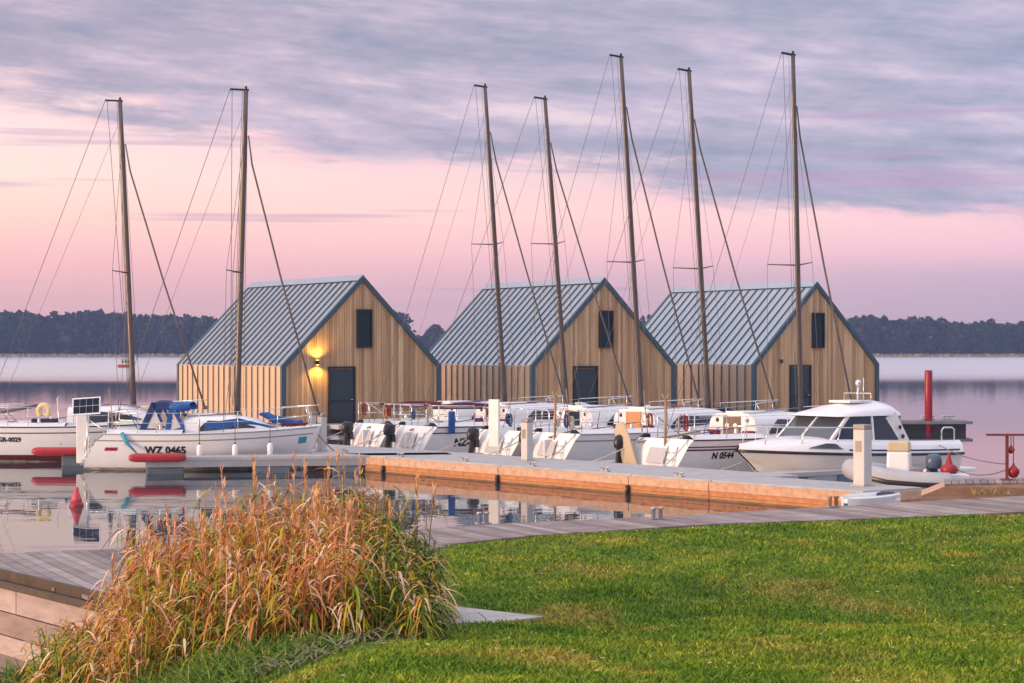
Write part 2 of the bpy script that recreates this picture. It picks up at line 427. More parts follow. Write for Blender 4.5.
tag(MB().grid([[(x, y, gz(x, y)) for x in xs] for y in ys]).build('lawn', LAWN), kind='structure')

def blades(name, pts, hts, wid, lean, mtl, label, cat, tints, curl=.5):
    """many grass blades, each two quads and a tip"""
    n = len(pts); pts = np.array(pts); ang = np.random.rand(n)*2*np.pi
    wd = np.stack([np.cos(ang), np.sin(ang), np.zeros(n)], 1)*wid[:, None]/2
    la = np.random.rand(n)*2*np.pi
    ld_ = np.stack([np.cos(la), np.sin(la), np.zeros(n)], 1)*(lean*hts)[:, None]
    up = np.array([0, 0, 1.0])*hts[:, None]
    v = np.stack([pts-wd, pts+wd, pts+up*.55+ld_*.35+wd*.8, pts+up*.55+ld_*.35-wd*.8, pts+up*(1-curl*lean*.5)[:, None]+ld_], 1).reshape(-1, 3)
    me = bpy.data.meshes.new(name)
    me.vertices.add(n*5); me.vertices.foreach_set('co', v.ravel())
    li = np.arange(n)[:, None]*5+np.array([0, 1, 2, 3, 3, 2, 4])
    me.loops.add(n*7); me.loops.foreach_set('vertex_index', li.ravel())
    me.polygons.add(n*2)
    me.polygons.foreach_set('loop_start', (np.arange(n)[:, None]*7+np.array([0, 4])).ravel())
    me.update(calc_edges=True)
    a = me.attributes.new('tint', 'FLOAT', 'FACE'); a.data.foreach_set('value', np.repeat(tints, 2).astype(np.float32))
    me.materials.append(mtl); me.validate()
    o = bpy.data.objects.new(name, me); COL.objects.link(o)
    return tag(o, label, cat, kind='stuff')

def lawn_left(y):      # where the mown lawn gives way to rough grass
    if y > 19: return -.75
    if y > 17.0: return -.45
    return -.45-(17.0-y)*.22
pts = []
while len(pts) < 330000:
    y = 8.8+(31-8.8)*random.random()**1.25
    x = random.uniform(-.27*y, .37*y)
    if x < lawn_left(y)+random.gauss(0, .12) or y > near_y(x)-.02: continue
    if in_slab(x, y, -.02): continue
    pts.append((x, y, gz(x, y)-.005))
P = np.array(pts); n = len(P)
clump = .5+.5*np.sin(P[:, 0]*3.1+np.sin(P[:, 1]*2.3)*2)*np.sin(P[:, 1]*2.7+np.sin(P[:, 0]*1.9)*2)
blades('lawn_grass', P, (.018+.040*np.random.rand(n)**1.8)*(.75+.5*clump), .0045+.00036*P[:, 1]*(.6+.8*np.random.rand(n)), .5+.5*np.random.rand(n), BLADE,
       'short mown green lawn with straw coloured dry patches beside the boardwalk', 'grass', np.random.rand(n)**1.2)

# pale slab path ending in the lawn
tag(MB().prism([(-1.75, 18.5, .74), (-.75, 18.75, .74), (.28, 17.85, .74), (-.2, 17.42, .74), (-1.75, 17.4, .74)], (0, 0, .07)).build('path', CONC2), kind='structure')

# far shore: one strip of land
tag(MB().add([(-900, 760, -.5), (900, 760, -.5), (900, 772, 1.2), (-900, 772, 1.2), (900, 1090, 4), (-900, 1090, 4)], [(0, 1, 2, 3), (3, 2, 4, 5)])
    .build('far_shore', mat('shore_soil', (.10, .09, .07), .9, var=.3, vscale=(.1, .1, .1))), kind='structure')
SHREED = mat('shore_reeds', (.3, .2, .1), .9, tint=[(0, (.16, .13, .08)), (1, (.36, .27, .16))])
m = MB()
for x in np.arange(-330, 360, .55):
    m.tint = random.random(); h = random.uniform(.7, 1.5)
    y = 760+random.uniform(-1.5, 3)
    m.add([(x-.6, y, -.1), (x+.6, y, -.1), (x+random.uniform(.1, .5), y+.1, h), (x-random.uniform(.1, .5), y+.1, h*.9)], [(0, 1, 2, 3)])
tag(m.build('shore_reeds', SHREED, recalc=False), 'pale band of reeds along the far shore below the forest', 'reeds', kind='stuff')

# ------------------------------------------------------------------ far forest
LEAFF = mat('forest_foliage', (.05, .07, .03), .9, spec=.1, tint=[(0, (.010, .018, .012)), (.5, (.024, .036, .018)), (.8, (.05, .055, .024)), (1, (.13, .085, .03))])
TRUNK = mat('tree_bark', (.10, .07, .05), .9, var=.4)
def crown(m, x, y, z0, h, w, nf, pine, rng):
    t0 = rng.random()*.6
    for k in range(nf):
        u = rng.random(); a = rng.random()*6.283
        prof = (1-u)**.45*(.35+.65*min(1, u*5)) if pine else math.sin(math.pi*min(1, .12+u*.86))**.6
        r = w*prof*rng.random()**.45
        p = Vector((x+r*math.cos(a), y+r*math.sin(a), z0+h*u))
        q = rng.uniform(.16, .34)*w
        e1 = Vector((rng.gauss(0, 1), rng.gauss(0, 1), rng.gauss(0, 1))).normalized()*q
        e2 = Vector((rng.gauss(0, 1), rng.gauss(0, 1), rng.gauss(0, 1))).normalized()*q
        m.tint = min(1, max(0.001, t0+rng.gauss(.1, .18)))
        m.add([p-e1, p-e2, p+e1*1.1, p+e2*.9], [(0, 1, 2, 3)])
rng = random.Random(5)
m = MB(); tr = MB()
def forest_h(px):
    if px < 405: return 15.4+1.1*math.sin(px*.021)+.7*math.sin(px*.07+1)
    if px < 470: return 8
    return 13.6+.8*math.sin(px*.03)+.5*math.sin(px*.11)
for row, (yy, hk) in enumerate(((775, .80), (783, .93), (793, 1.0), (806, 1.04))):
    px = -430.0
    while px < 1400:
        px += rng.uniform(4.5, 9.5)
        h = forest_h(px)*hk*rng.uniform(.88, 1.03); pine = rng.random() < .45
        y = yy+rng.uniform(-4, 4); x = (px-CX)*y/F
        w = h*(.22 if pine else .27)*rng.uniform(.85, 1.25)
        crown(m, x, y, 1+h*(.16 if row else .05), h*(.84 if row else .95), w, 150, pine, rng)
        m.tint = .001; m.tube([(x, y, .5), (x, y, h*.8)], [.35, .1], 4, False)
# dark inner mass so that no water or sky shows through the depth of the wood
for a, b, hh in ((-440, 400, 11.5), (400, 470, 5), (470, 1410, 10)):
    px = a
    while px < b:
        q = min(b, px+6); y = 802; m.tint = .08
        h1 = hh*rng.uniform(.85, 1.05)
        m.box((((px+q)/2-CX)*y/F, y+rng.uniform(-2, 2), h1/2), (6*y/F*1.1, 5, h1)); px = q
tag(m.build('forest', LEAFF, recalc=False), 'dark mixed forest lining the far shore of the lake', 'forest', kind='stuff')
def tree(px, d, h, w, label, nf=900):
    p = at(px, d, 0); t = thing('shore_tree', label, 'tree', p)
    m = MB(); rg = random.Random(int(px))
    crown(m, 0, 0, h*.22, h*.78, w, nf, False, rg); m.build('crown', LEAFF, t, recalc=False)
    m = MB(); m.tube([(0, 0, -.5), (.2, 0, h*.4), (0, .1, h*.85)], [.4, .3, .08], 7)
    for k in range(6):
        a = k*1.1; m.tube([(0, 0, h*(.3+.07*k)), (w*.7*math.cos(a), w*.7*math.sin(a), h*(.5+.07*k))], [.14, .04], 5)
    m.build('trunk', TRUNK, t)
tree(435, 745, 11.5, 4.2, 'lone rounded tree on the far shore between the first and second wooden houses')

# ================================================================== HOUSES
def house(px, d, rot, W_, L_, lit, label):
    EZ, AZ_, BZ = 2.52, 6.05, .30
    p = at(px, d, 0); h = thing('floating_house', label, 'house', p, R(rot), 'wooden gabled houses floating on the lake')
    # pontoon under the house
    MB().box((W_/2, L_/2-.45, .14), (W_+.5, L_+1.5, .28)).build('pontoon', PONT, h, bevel=.02)
    # gable cladding: single boards, front and back
    for yy, nm in ((0.0, 1), (L_-.06, -1)):
        m = MB(); x = .10
        while x < W_-.12:
            w = .098; x1 = min(x+w, W_-.1)
            def top(q): return EZ+(AZ_-EZ)*(1-abs(q-W_/2)/(W_/2))-.18
            m.tint = max(.001, random.random())
            off = random.uniform(0, .006)
            segs = [(x, x1)]
            if nm == 1:
                cx_ = (x+x1)/2
            pts_ = [(x, BZ+.03), (x1, BZ+.03), (x1, top(x1))]+([(W_/2, top(W_/2))] if x < W_/2 < x1 else [])+[(x, top(x))]
            m.prism([(a, yy+.02-off if nm > 0 else yy+.02, b) for a, b in pts_], (0, .045, 0))
            x += w+.010
        m.build('gable_cladding', LARCH, h)
        # sheathing behind the boards, in shadow between them
        MB().prism([(.08, yy+.075, BZ), (W_-.08, yy+.075, BZ), (W_-.08, yy+.075, EZ-.1), (W_/2, yy+.075, AZ_-.2), (.08, yy+.075, EZ-.1)], (0, .05, 0)).build('sheathing', DOORM, h)
    # metal side walls with standing seams
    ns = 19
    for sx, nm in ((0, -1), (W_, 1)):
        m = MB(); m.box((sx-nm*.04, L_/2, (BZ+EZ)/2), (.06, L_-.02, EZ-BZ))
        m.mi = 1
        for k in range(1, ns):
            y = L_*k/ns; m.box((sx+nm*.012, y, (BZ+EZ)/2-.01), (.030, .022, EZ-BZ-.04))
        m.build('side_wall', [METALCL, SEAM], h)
    # roof: two slopes, each with seams and a ridge cap
    sl = Vector((W_/2, 0, AZ_-EZ)); sl_n = sl.normalized(); ln = sl.length
    for sg in (0, 1):
        o = Vector((0 if sg == 0 else W_, 0, EZ)); dr = Vector((sl_n.x*(1 if sg == 0 else -1), 0, sl_n.z))
        nrm = Vector((-dr.z, 0, dr.x)) if sg == 0 else Vector((-dr.z, 0, dr.x))*-1
        nrm = nrm if nrm.z > 0 else -nrm
        mt = Matrix((dr, Vector((0, 1, 0)), nrm)).transposed()
        m = MB(); m.box(o+dr*(ln/2)+Vector((0, L_/2, 0))-nrm*.03, (ln, L_-.02, .06), mt)
        m.mi = 1
        for k in range(1, ns):
            m.box(o+dr*(ln/2-.12)+Vector((0, L_*k/ns, 0))+nrm*.02, (ln-.28, .028, .046), mt)
        m.build('roof', [ROOFM, SEAM], h)
    MB().prism([(W_/2-.22, -.02, AZ_-.165), (W_/2, -.02, AZ_+.07), (W_/2+.22, -.02, AZ_-.165), (W_/2, -.02, AZ_+.03)], (0, L_+.04, 0)).build('ridge_cap', ROOFM, h)
    # blue-grey edge trim round both gables
    t = .17
    ang = math.atan2(AZ_-EZ, W_/2)
    for yy, dd in ((-.06, .16), (L_-.10, .16)):
        out = [(-.02, BZ), (-.02, EZ+.015), (W_/2, AZ_+.04), (W_+.02, EZ+.015), (W_+.02, BZ)]
        ti = t/math.cos(ang)
        inn = [(t, BZ), (t, EZ+.015-t*math.tan((math.pi/2-ang)/2)*0-.06), (W_/2, AZ_+.04-ti), (W_-t, EZ+.015-.06), (W_-t, BZ)]
        m = MB()
        for k in range(4):
            q = [out[k], out[k+1], inn[k+1], inn[k]]
            m.prism([(a, yy, b) for a, b in q], (0, dd, 0))
        m.build('gable_trim', TRIM, h)
    # door
    dx0, dx1 = W_*.285, W_*.452
    m = MB()
    fw = .07
    m.box(((dx0+dx1)/2, .0, 2.50-.04), (dx1-dx0, .13, .08)); m.box((dx0+fw/2, .0, 1.36), (fw, .13, 2.12)); m.box((dx1-fw/2, .0, 1.36), (fw, .13, 2.12))
    m.box(((dx0+dx1)/2, .0, 1.16), (dx1-dx0-2*fw, .08, .06)); m.box(((dx0+dx1)/2, 0, .36), (dx1-dx0-2*fw, .12, .12))
    dr_ = m.build('door', DOORM, h)
    MB().box(((dx0+dx1)/2, -.005, 1.38), (dx1-dx0-2*fw, .02, 2.0)).build('door_glass', mat('door_glass', (.028, .046, .056), .15, spec=.4), dr_)
    MB().tube([(dx1-.11, -.06, 1.2), (dx1-.11, -.10, 1.2), (dx1-.23, -.10, 1.2)], .012).build('handle', STEEL, dr_)
    # loft window
    wx0, wx1, wz0, wz1 = W_*.468, W_*.55, 3.26, 4.72
    m = MB(); cx_ = (wx0+wx1)/2
    m.box((cx_, -.005, wz1), (wx1-wx0+.1, .14, .06)); m.box((cx_, -.005, wz0), (wx1-wx0+.1, .14, .06))
    m.box((wx0-.02, -.005, (wz0+wz1)/2), (.06, .14, wz1-wz0-.06)); m.box((wx1+.02, -.005, (wz0+wz1)/2), (.06, .14, wz1-wz0-.06))
    w_ = m.build('window', DOORM, h)
    MB().box((cx_, .003, (wz0+wz1)/2), (wx1-wx0-.03, .02, wz1-wz0-.07)).build('pane', PANE, w_)
    # wall lamp, up and down light
    lx = W_*.215
    m = MB(); m.box((lx, -.05, 2.66), (.11, .10, .16)); m.box((lx, -.0, 2.66), (.08, .06, .08))
    la = m.build('wall_lamp', DOORM, h)
    if lit:
        MB().box((lx, -.055, 2.752), (.09, .08, .012)).build('lamp_lens', LAMPG, la)
        MB().box((lx, -.055, 2.568), (.09, .08, .012)).build('lamp_lens', LAMPG, la)
        for zz, rx in ((2.80, 180), (2.53, 0)):
            l = bpy.data.lights.new('wall_lamp_light', 'SPOT'); l.energy = 125; l.color = (1, .54, .09); l.spot_size = R(150); l.spot_blend = 1; l.shadow_soft_size = .04
            o = bpy.data.objects.new('wall_lamp_light', l); COL.objects.link(o); o.parent = la; o.location = (lx, -.16, zz); o.rotation_euler = (R(rx), 0, 0)
    # access deck at the door, meter box on the pontoon
    MB().box((W_*.37, -1.55, .2), (2.2, .9, .16)).build('door_step', CONC, h, bevel=.02)
    return h
house(281.5, 77.0, 30.5, 6.95, 11.0, True, 'left wooden house with lit wall lamp and peach lit metal side wall')
house(531, 79.8, 28.5, 6.84, 10.3, False, 'middle wooden gabled house standing between the two other houses')
house(753, 84.7, 30.0, 6.84, 10.8, False, 'right wooden gabled house behind the white motor cruiser')

# ================================================================== DOCKS
D0 = Vector((-4.02, 56.6, 0)); DDIR = Vector((.629, -.778, 0)).normalized(); DN = Vector((.778, .629, 0)).normalized()
def dock_pt(px, gap=0.0):           # on the back edge of the main dock, along a sight line
    o = D0+DN*gap; k = (px-CX)/F; s_ = (k*o.y-o.x)/(DDIR.x-k*DDIR.y); return o+DDIR*s_
def strip(name, a, b, wid, nvec, z0, z1, mtl, parent=None, bevel=0):
    a = Vector(a); b = Vector(b); n_ = Vector(nvec)*wid
    return MB().prism([(q.x, q.y, z0) for q in (a, b, b+n_, a+n_)], (0, 0, z1-z0)).build(name, mtl, parent, bevel)
dock = thing('floating_dock', 'long floating concrete dock faced with orange timber in front of the moored boats', 'dock', D0)
DLEN = 20.6; DW = 2.7
def dl(v): return v-D0
def dbox(m, s0, s1, n0, n1, z0, z1):
    q = [DDIR*s0+DN*n0, DDIR*s1+DN*n0, DDIR*s1+DN*n1, DDIR*s0+DN*n1]
    m.prism([(a.x, a.y, z0) for a in q], (0, 0, z1-z0))
m = MB()
segs = [0, 4.6, 9.3, 13.9, 16.4, DLEN]
for a, b in zip(segs, segs[1:]): dbox(m, a+.008, b-.008, -DW, 0 if b < 17 else -.95, .30, .43)
m.build('deck', CONC, dock, bevel=.015)
m = MB(); dbox(m, .1, 16.3, -DW+.12, -.12, -.4, .30); dbox(m, 16.32, DLEN-.1, -DW+.12, -1.07, -.4, .30); m.build('float', FLOAT, dock)
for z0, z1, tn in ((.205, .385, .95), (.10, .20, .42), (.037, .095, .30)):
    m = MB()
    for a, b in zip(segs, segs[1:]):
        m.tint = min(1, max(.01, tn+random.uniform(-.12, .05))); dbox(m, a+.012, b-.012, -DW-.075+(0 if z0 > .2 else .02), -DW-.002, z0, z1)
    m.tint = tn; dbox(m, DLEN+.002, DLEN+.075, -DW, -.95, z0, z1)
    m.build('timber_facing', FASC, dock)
m = MB()
for a, b in zip(segs, segs[1:]): dbox(m, a+.014, b-.014, -DW-.066, -DW-.002, -.12, .035)
m.build('algae_line', mat('wet_algae', (.07, .06, .025), .35, var=.6, vscale=(3, 3, 10), col2=(.20, .11, .05)), dock)
for sx in segs[1:-2]:
    m = MB(); q = DDIR*sx+DN*(-DW-.11); m.lathe([(.0, -.10), (.04, -.09), (.05, -.04), (.05, .04), (.04, .09), (0, .10)], (q.x, q.y, .10), 10); m.build('joint_fender', BLACK, dock)
# cleats along the dock edge
def cleat_bm():
    m = MB(); m.box((0, 0, .015), (.26, .09, .03)); m.box((-.06, 0, .05), (.03, .04, .06)); m.box((.06, 0, .05), (.03, .04, .06))
    m.tube([(-.17, 0, .085), (-.06, 0, .095), (.06, 0, .095), (.17, 0, .085)], [.012, .02, .02, .012], 6); return m
for sx in (2.4, 4.9, 7.6, 10.2, 12.8, 15.2):
    q = DDIR*sx+DN*(-DW+.22); o = cleat_bm().build('cleat', GREYM, dock); o.location = (q.x, q.y, .43); o.rotation_euler = (0, 0, math.atan2(DDIR.y, DDIR.x))

def finger(px, length, label, w=.75, n=DN, start=None):
    p = start if start is not None else dock_pt(px)
    t = thing('finger_pier', label, 'pier', p, 0, 'narrow finger piers between the berths')
    n = Vector(n); sd = Vector((n.y, -n.x, 0))
    def fb(m, a, b, c_, d_, z0, z1):
        q = [n*a+sd*c_, n*b+sd*c_, n*b+sd*d_, n*a+sd*d_]; m.prism([(v.x, v.y, z0) for v in q], (0, 0, z1-z0))
    m = MB(); fb(m, .03, length, -w/2, w/2, .30, .40); m.build('deck', CONC, t, bevel=.01)
    m = MB(); fb(m, .05, length-.05, -w/2+.05, -w/2+.12, .14, .30); fb(m, .05, length-.05, w/2-.12, w/2-.05, .14, .30); m.build('side_beam', GREYM, t)
    k = 1.3
    while k < length:
        m = MB(); fb(m, k-.75, k, -w/2+.02, w/2-.02, -.3, .29); m.build('float', FLOAT, t, bevel=.03); k += 1.75
    return t
finger(455, 6.0, 'finger pier between the burgundy covered sailboat and the boat with raised white rudder')
finger(588, 6.0, 'finger pier beside the hull with the hanging white fender')
finger(757, 6.0, 'finger pier along the near side of the white motor cruiser')

# left T pier: carries the boat WZ 0465
LP0 = Vector((-3.7, 51.9, 0)); LP1 = Vector((-9.35, 50.9, 0)); LD = (LP1-LP0).normalized(); LN = Vector((LD.y, -LD.x, 0)); LN = LN if LN.y > 0 else -LN
lp = thing('jetty', 'grey jetty on box floats along the near side of the left sailboats', 'jetty', LP0)
LL = (LP1-LP0).length
def lb(m, a, b, c_, d_, z0, z1):
    q = [LD*a+LN*c_, LD*b+LN*c_, LD*b+LN*d_, LD*a+LN*d_]; m.prism([(v.x, v.y, z0) for v in q], (0, 0, z1-z0))
m = MB(); lb(m, -2.2, LL, 0, 1.1, .34, .43); m.build('deck', CONC, lp, bevel=.012)
m = MB(); lb(m, -.4, LL-.02, .02, .10, .17, .34); lb(m, -.4, LL-.02, 1.0, 1.08, .17, .34); m.build('side_beam', GREYM, lp)
for a, b in ((.2, .95), (2.05, 2.95), (4.75, 5.7)):
    m = MB(); lb(m, a, b, .03, 1.07, -.35, .16); m.build('float', FLOAT, lp, bevel=.04)
# platform joining jetty, main dock and the first house
m = MB(); m.prism([(q[0]-LP0.x, q[1]-LP0.y, .30) for q in ((-3.75, 52.95), (-3.72, 54.0), (-4.02, 56.55), (-6.1, 59.2), (-8.0, 58.2), (-6.2, 54.6), (-5.2, 53.1))], (0, 0, .12)); m.build('corner_platform', CONC, lp)

# second jetty end, behind, with its own red bumper
j2 = thing('jetty', 'short grey jetty end between the two left sailboats with a red bumper', 'jetty', (0, 0, 0))
p = at(66, 54.6); j2.location = p
MB().box((2.2, .5, .37), (4.6, .9, .10)).build('deck', CONC, j2, bevel=.01)
MB().box((.25, .5, .05), (.8, .8, .5)).build('float', FLOAT, j2, bevel=.03)
def bumper(loc, rz, label):
    t = thing('bumper', label, 'bumper', loc, rz, 'red bumpers on the jetty ends')
    m = MB(); m.tube([(-.72, 0, 0), (-.66, 0, 0), (-.55, 0, 0), (.55, 0, 0), (.66, 0, 0), (.72, 0, 0)], [.05, .095, .115, .115, .095, .05], 12); m.build('roller', RED, t)
    m = MB(); m.box((0, .12, -.02), (1.2, .06, .12)); m.build('bracket', GREYM, t)
q = LP0+LD*(LL-.35); bumper((q.x, q.y-.16, .43), math.atan2(-LD.y, -LD.x), 'long red bumper on the end of the near left jetty below the blue hood')
bumper((p.x-.2, p.y-.06, .40), 0, 'long red bumper on the jetty end beside the raised white rudder')

# ------------------------------------------------------------------ boardwalk
BW = [(-6.9, 23.3), (-5.99, 23.5), (-4.86, 23.95), (-2.5, 25.6), (-.2, 27.4), (2.06, 28.6), (4.88, 30.4), (8.3, 32.6), (14, 36), (20, 39.4),
      (21, 37.6), (13, 31.6), (7.5, 29.4), (5.4, 28.4), (2.78, 27.4), (.33, 25.75), (-.77, 24.6), (-1.5, 21.6), (-1.75, 18.75), (-3.3, 18.3), (-4.2, 19.6), (-5.5, 21.5)]
ACR = Vector((.42, -.907, 0)).normalized(); ALG = Vector((.907, .42, 0)).normalized()
def clip_line(c):      # intervals along ACR of the line ALG*c inside BW
    hits = []
    n_ = len(BW)
    for i in range(n_):
        a = Vector(BW[i]+(0,)); b = Vector(BW[(i+1) % n_]+(0,))
        ua, ub = a.dot(ALG)-c, b.dot(ALG)-c
        if ua*ub < 0:
            t_ = ua/(ua-ub); hits.append((a+(b-a)*t_).dot(ACR))
    hits.sort(); return list(zip(hits[::2], hits[1::2]))
m = MB(); c_ = -8.0
while c_ < 36:
    for a, b in clip_line(c_):
        if b-a < .08: continue
        m.tint = max(.01, random.random()); e0 = random.uniform(-.02, .02)
        q = [ALG*(c_-.066)+ACR*(a+e0), ALG*(c_+.066)+ACR*(a+e0), ALG*(c_+.066)+ACR*(b+e0), ALG*(c_-.066)+ACR*(b+e0)]
        m.prism([(v.x, v.y, .765+random.uniform(-.002, .003)) for v in q], (0, 0, .035))
    c_ += .145
tag(m.build('boardwalk', PLANK), 'x', kind='structure'); del bpy.data.objects['boardwalk']['label']
# stringers and piles under the boardwalk
m = MB()
for a, b in zip(BW[:10], BW[1:10]):
    m.bar((a[0]+.06, a[1]-.10, .66), (b[0]+.06, b[1]-.10, .66), .08, .18)
for x, y in BW[1:9]: m.tube([(x+.1, y-.25, -1), (x+.1, y-.25, .70)], .09, 8)
tag(m.build('boardwalk_frame', TRUNK), kind='structure')
# plank wall under the left end
wa, wb = Vector((-7.1, 23.35, 0)), Vector((-3.35, 18.25, 0)); wd = (wb-wa).normalized(); wn = Vector((wd.y, -wd.x, 0)); wn = wn if wn.y < 0 else -wn
wallt = thing('plank_wall', 'pale weathered plank wall under the left end of the boardwalk', 'wall', wa)
m = MB(); L_ = (wb-wa).length
for r_ in range(4):
    z0 = -.28+r_*.245; a = -.2-random.random()
    while a < L_:
        b = a+random.uniform(1.9, 2.6); b2 = min(b, L_); m.tint = max(.01, random.random())
        if b2 > max(a, 0)+.05:
            q0, q1 = wd*max(a, 0)-wn*.05, wd*(b2-.008)-wn*.05
            o_ = wn*(.045+random.uniform(0, .006))
            m.prism([(v.x, v.y, z0) for v in (q0, q1, q1+o_, q0+o_)], (0, 0, .232))
        a = b
m.build('planking', PLANKW, wallt)
m = MB(); m.bar(wd*0-wn*.12+Vector((0, 0, .30)), wd*L_-wn*.12+Vector((0, 0, .30)), .06, 1.1); m.build('backing', TRUNK, wallt)
m = MB(); m.bar(wd*0+wn*.01+Vector((0, 0, .735)), wd*L_+wn*.01+Vector((0, 0, .735)), .07, .05); m.build('edge_beam', TRUNK, wallt)

# raised timber landing at the far right
tl = thing('timber_landing', 'low orange timber gangway landing at the far right beyond the boardwalk', 'landing', (6.75, 33.0, 0))
m = MB(); m.tint = .85; m.prism([(0, 0, .77), (.42, .05, .93), (8, 1.9, .93), (8, 1.9, .60), (0, 0, .60)], (.26, 1.25, 0)); m.build('landing_side', FASC, tl)
m = MB()
k = .40
while k < 8.0:
    m.tint = max(.01, random.random()); a = Vector((k, k*.25-.04, .934)); m.prism([a, a+Vector((.115, .028, 0)), a+Vector((.115+.26, .028+1.25, 0)), a+Vector((.26, 1.25, 0))], (0, 0, .03)); k += .13
m.build('landing_deck', PLANK, tl)
m = MB(); rgt = random.Random(3)
for _ in range(60):
    x, y = 7.9+rgt.gauss(0, .16), 33.0+rgt.gauss(0, .05); a = rgt.random()*6.28; l_ = rgt.uniform(.06, .2); m.tint = rgt.random()
    p = Vector((x, y, .80)); d = Vector((math.cos(a)*l_, math.sin(a)*l_*.5, rgt.uniform(.02, .16))); w_ = Vector((-d.y, d.x, 0)).normalized()*.012
    m.add([p-w_, p+w_, p+d*.6+w_, p+d], [(0, 1, 2, 3)])
tag(m.build('weed_tuft', mat('weed_tuft', (.2, .2, .05), .8, tint=[(0, (.10, .14, .02)), (.5, (.34, .26, .06)), (1, (.5, .4, .2))]), recalc=False), 'yellowed weed tuft growing at the foot of the timber landing', 'weed')
# T post with line and hanging buoys
def tpost():
    d = 34.0
    p = at(1007, d, .96)
    t = thing('mooring_post', 'rusty T shaped mooring post on the landing at the far right', 'post', p)
    m = MB(); m.box((0, 0, .38), (.048, .048, .76)); m.box((0, 0, .01), (.2, .2, .02)); m.build('upright', RUST, t)
    MB().box((.15, 0, .775), (1.0, .09, .035)).build('crossbar', RUST, t)
    return p
TP = tpost()
def hang_buoy(px, py, d, r, top, label, mt):
    p = at(px, d, zof(py, d)); t = thing('hanging_buoy', label, 'buoy', p, 0, 'red buoys hanging at the T post')
    MB().lathe([(0, -r), (r*.6, -r*.8), (r, -.1*r), (r*.95, .35*r), (r*.5, .85*r), (r*.22, 1.1*r), (r*.2, 1.4*r), (0, 1.42*r)], n=14).build('float', mt, t)
    MB().tube([(0, 0, 1.4*r), (0, 0, top-p.z)], .008, 5).build('cord', WIRE, t)
hang_buoy(1011, 450, 34.06, .065, TP.z+.75, 'small orange red ball buoy hanging high on the T post', mat('orange_red_buoy', (.42, .05, .035), .5, var=.3))
hang_buoy(1013.5, 472, 34.06, .105, TP.z+.75, 'larger dark red buoy hanging low behind the T post', DARKRED)

# boardwalk bollards
for px, py, lab in ((483, 521, 'small grey bollard on the boardwalk edge nearest the reeds'), (657, 516, 'small grey bollard on the boardwalk edge beside the dock joint'), (833, 504, 'small brown bollard on the boardwalk edge in front of the blue and white dinghy')):
    p = onplane(px, py+3, .805); t = thing('bollard', lab, 'bollard', p, R(20), 'small bollards along the boardwalk edge')
    m = MB(); m.box((0, 0, .01), (.2, .14, .02)); m.build('base', GREYM, t)
    for sx in (-.055, .055):
        MB().lathe([(.028, .02), (.028, .13), (.04, .14), (.04, .165), (.0, .17)], (sx, 0, 0), 10).build('post', GREYM if px < 800 else TEAK, t)

# ================================================================== SAILBOATS
class Hull:
    def __init__(s, L, B, fb, rev=.45):
        s.L, s.B, s.fb, s.rev = L, B, fb, rev
    def b(s, t):
        if t < .42: k = .80+.20*math.sin(t/.42*math.pi/2)
        else: k = max(0, 1-((t-.42)/.58)**2.3)
        return max(.02, s.B/2*k)
    def zs(s, t): return s.fb+.16*t*t-.03*math.sin(math.pi*t)
    def zk(s, t): return -.06-.26*math.sin(math.pi*min(1, t*.95))**.8 if t < .9 else -.06-.26*math.sin(math.pi*.855)**.8*(1-(t-.9)/.1)
    def P(s, t, v, sd, off=0.0):
        e = .30+.62*t**2.2
        y = s.b(t)*v**e
        # slight tumblehome free flare
        x = s.L*t-(1-v)**.6*s.rev*(1-t)**5-(1-v)**1.3*.55*t**7
        return Vector((x, sd*(y+off), s.zk(t)+(s.zs(t)-s.zk(t))*v))
    def at_xz(s, x, z, sd, off):
        t = min(1, max(0, x/s.L))
        for _ in range(5):
            v = min(1, max(0, (z-s.zk(t))/(s.zs(t)-s.zk(t))))
            t = min(1, max(0, (x+(1-v)**.6*s.rev*(1-t)**5+(1-v)**1.3*.55*t**7)/s.L))
        return s.P(t, max(0, min(1, (z-s.zk(t))/(s.zs(t)-s.zk(t)))), sd, off)
    def shell(s, nt=22, nv=9):
        m = MB(); rows = []
        for i in range(nt+1):
            t = i/nt; r = [s.P(t, ((nv-j)/nv)**1.8, 1) for j in range(nv)]+[s.P(t, (j/nv)**1.8, -1) for j in range(nv+1)]
            rows.append(r)
        m.grid(rows); return m
    def patch(s, m, t0, t1, zlo, zhi, off=.006, rel=True, n=16, sides=(-1, 1)):
        """strip on the topsides; zlo/zhi measured down from the sheer (rel) or absolute heights"""
        for sd in sides:
            rows = []
            for i in range(n+1):
                t = t0+(t1-t0)*i/n; r = []
                for j in range(4):
                    z = zlo+(zhi-zlo)*j/3
                    if rel: z = s.zs(t)-z
                    v = min(1, max(0, (z-s.zk(t))/(s.zs(t)-s.zk(t))))
                    r.append(s.P(t, v, sd, off))
                rows.append(r)
            m.grid(rows)
        return m
    def transom(s, notch, zn):
        n = 10; o = [s.P(0, ((n-j)/n)**1.8, 1) for j in range(n)]+[s.P(0, (j/n)**1.8, -1) for j in range(n+1)]
        def onx(z): return -(1-(z-s.zk(0))/(s.zs(0)-s.zk(0)))*s.rev
        b = s.b(0)*notch; zt = s.zs(0)
        o += [Vector((onx(zt), -b, zt)), Vector((onx(zn), -b, zn)), Vector((onx(zn), b, zn)), Vector((onx(zt), b, zt))]
        return [p+Vector((-.004, 0, 0)) for p in o]

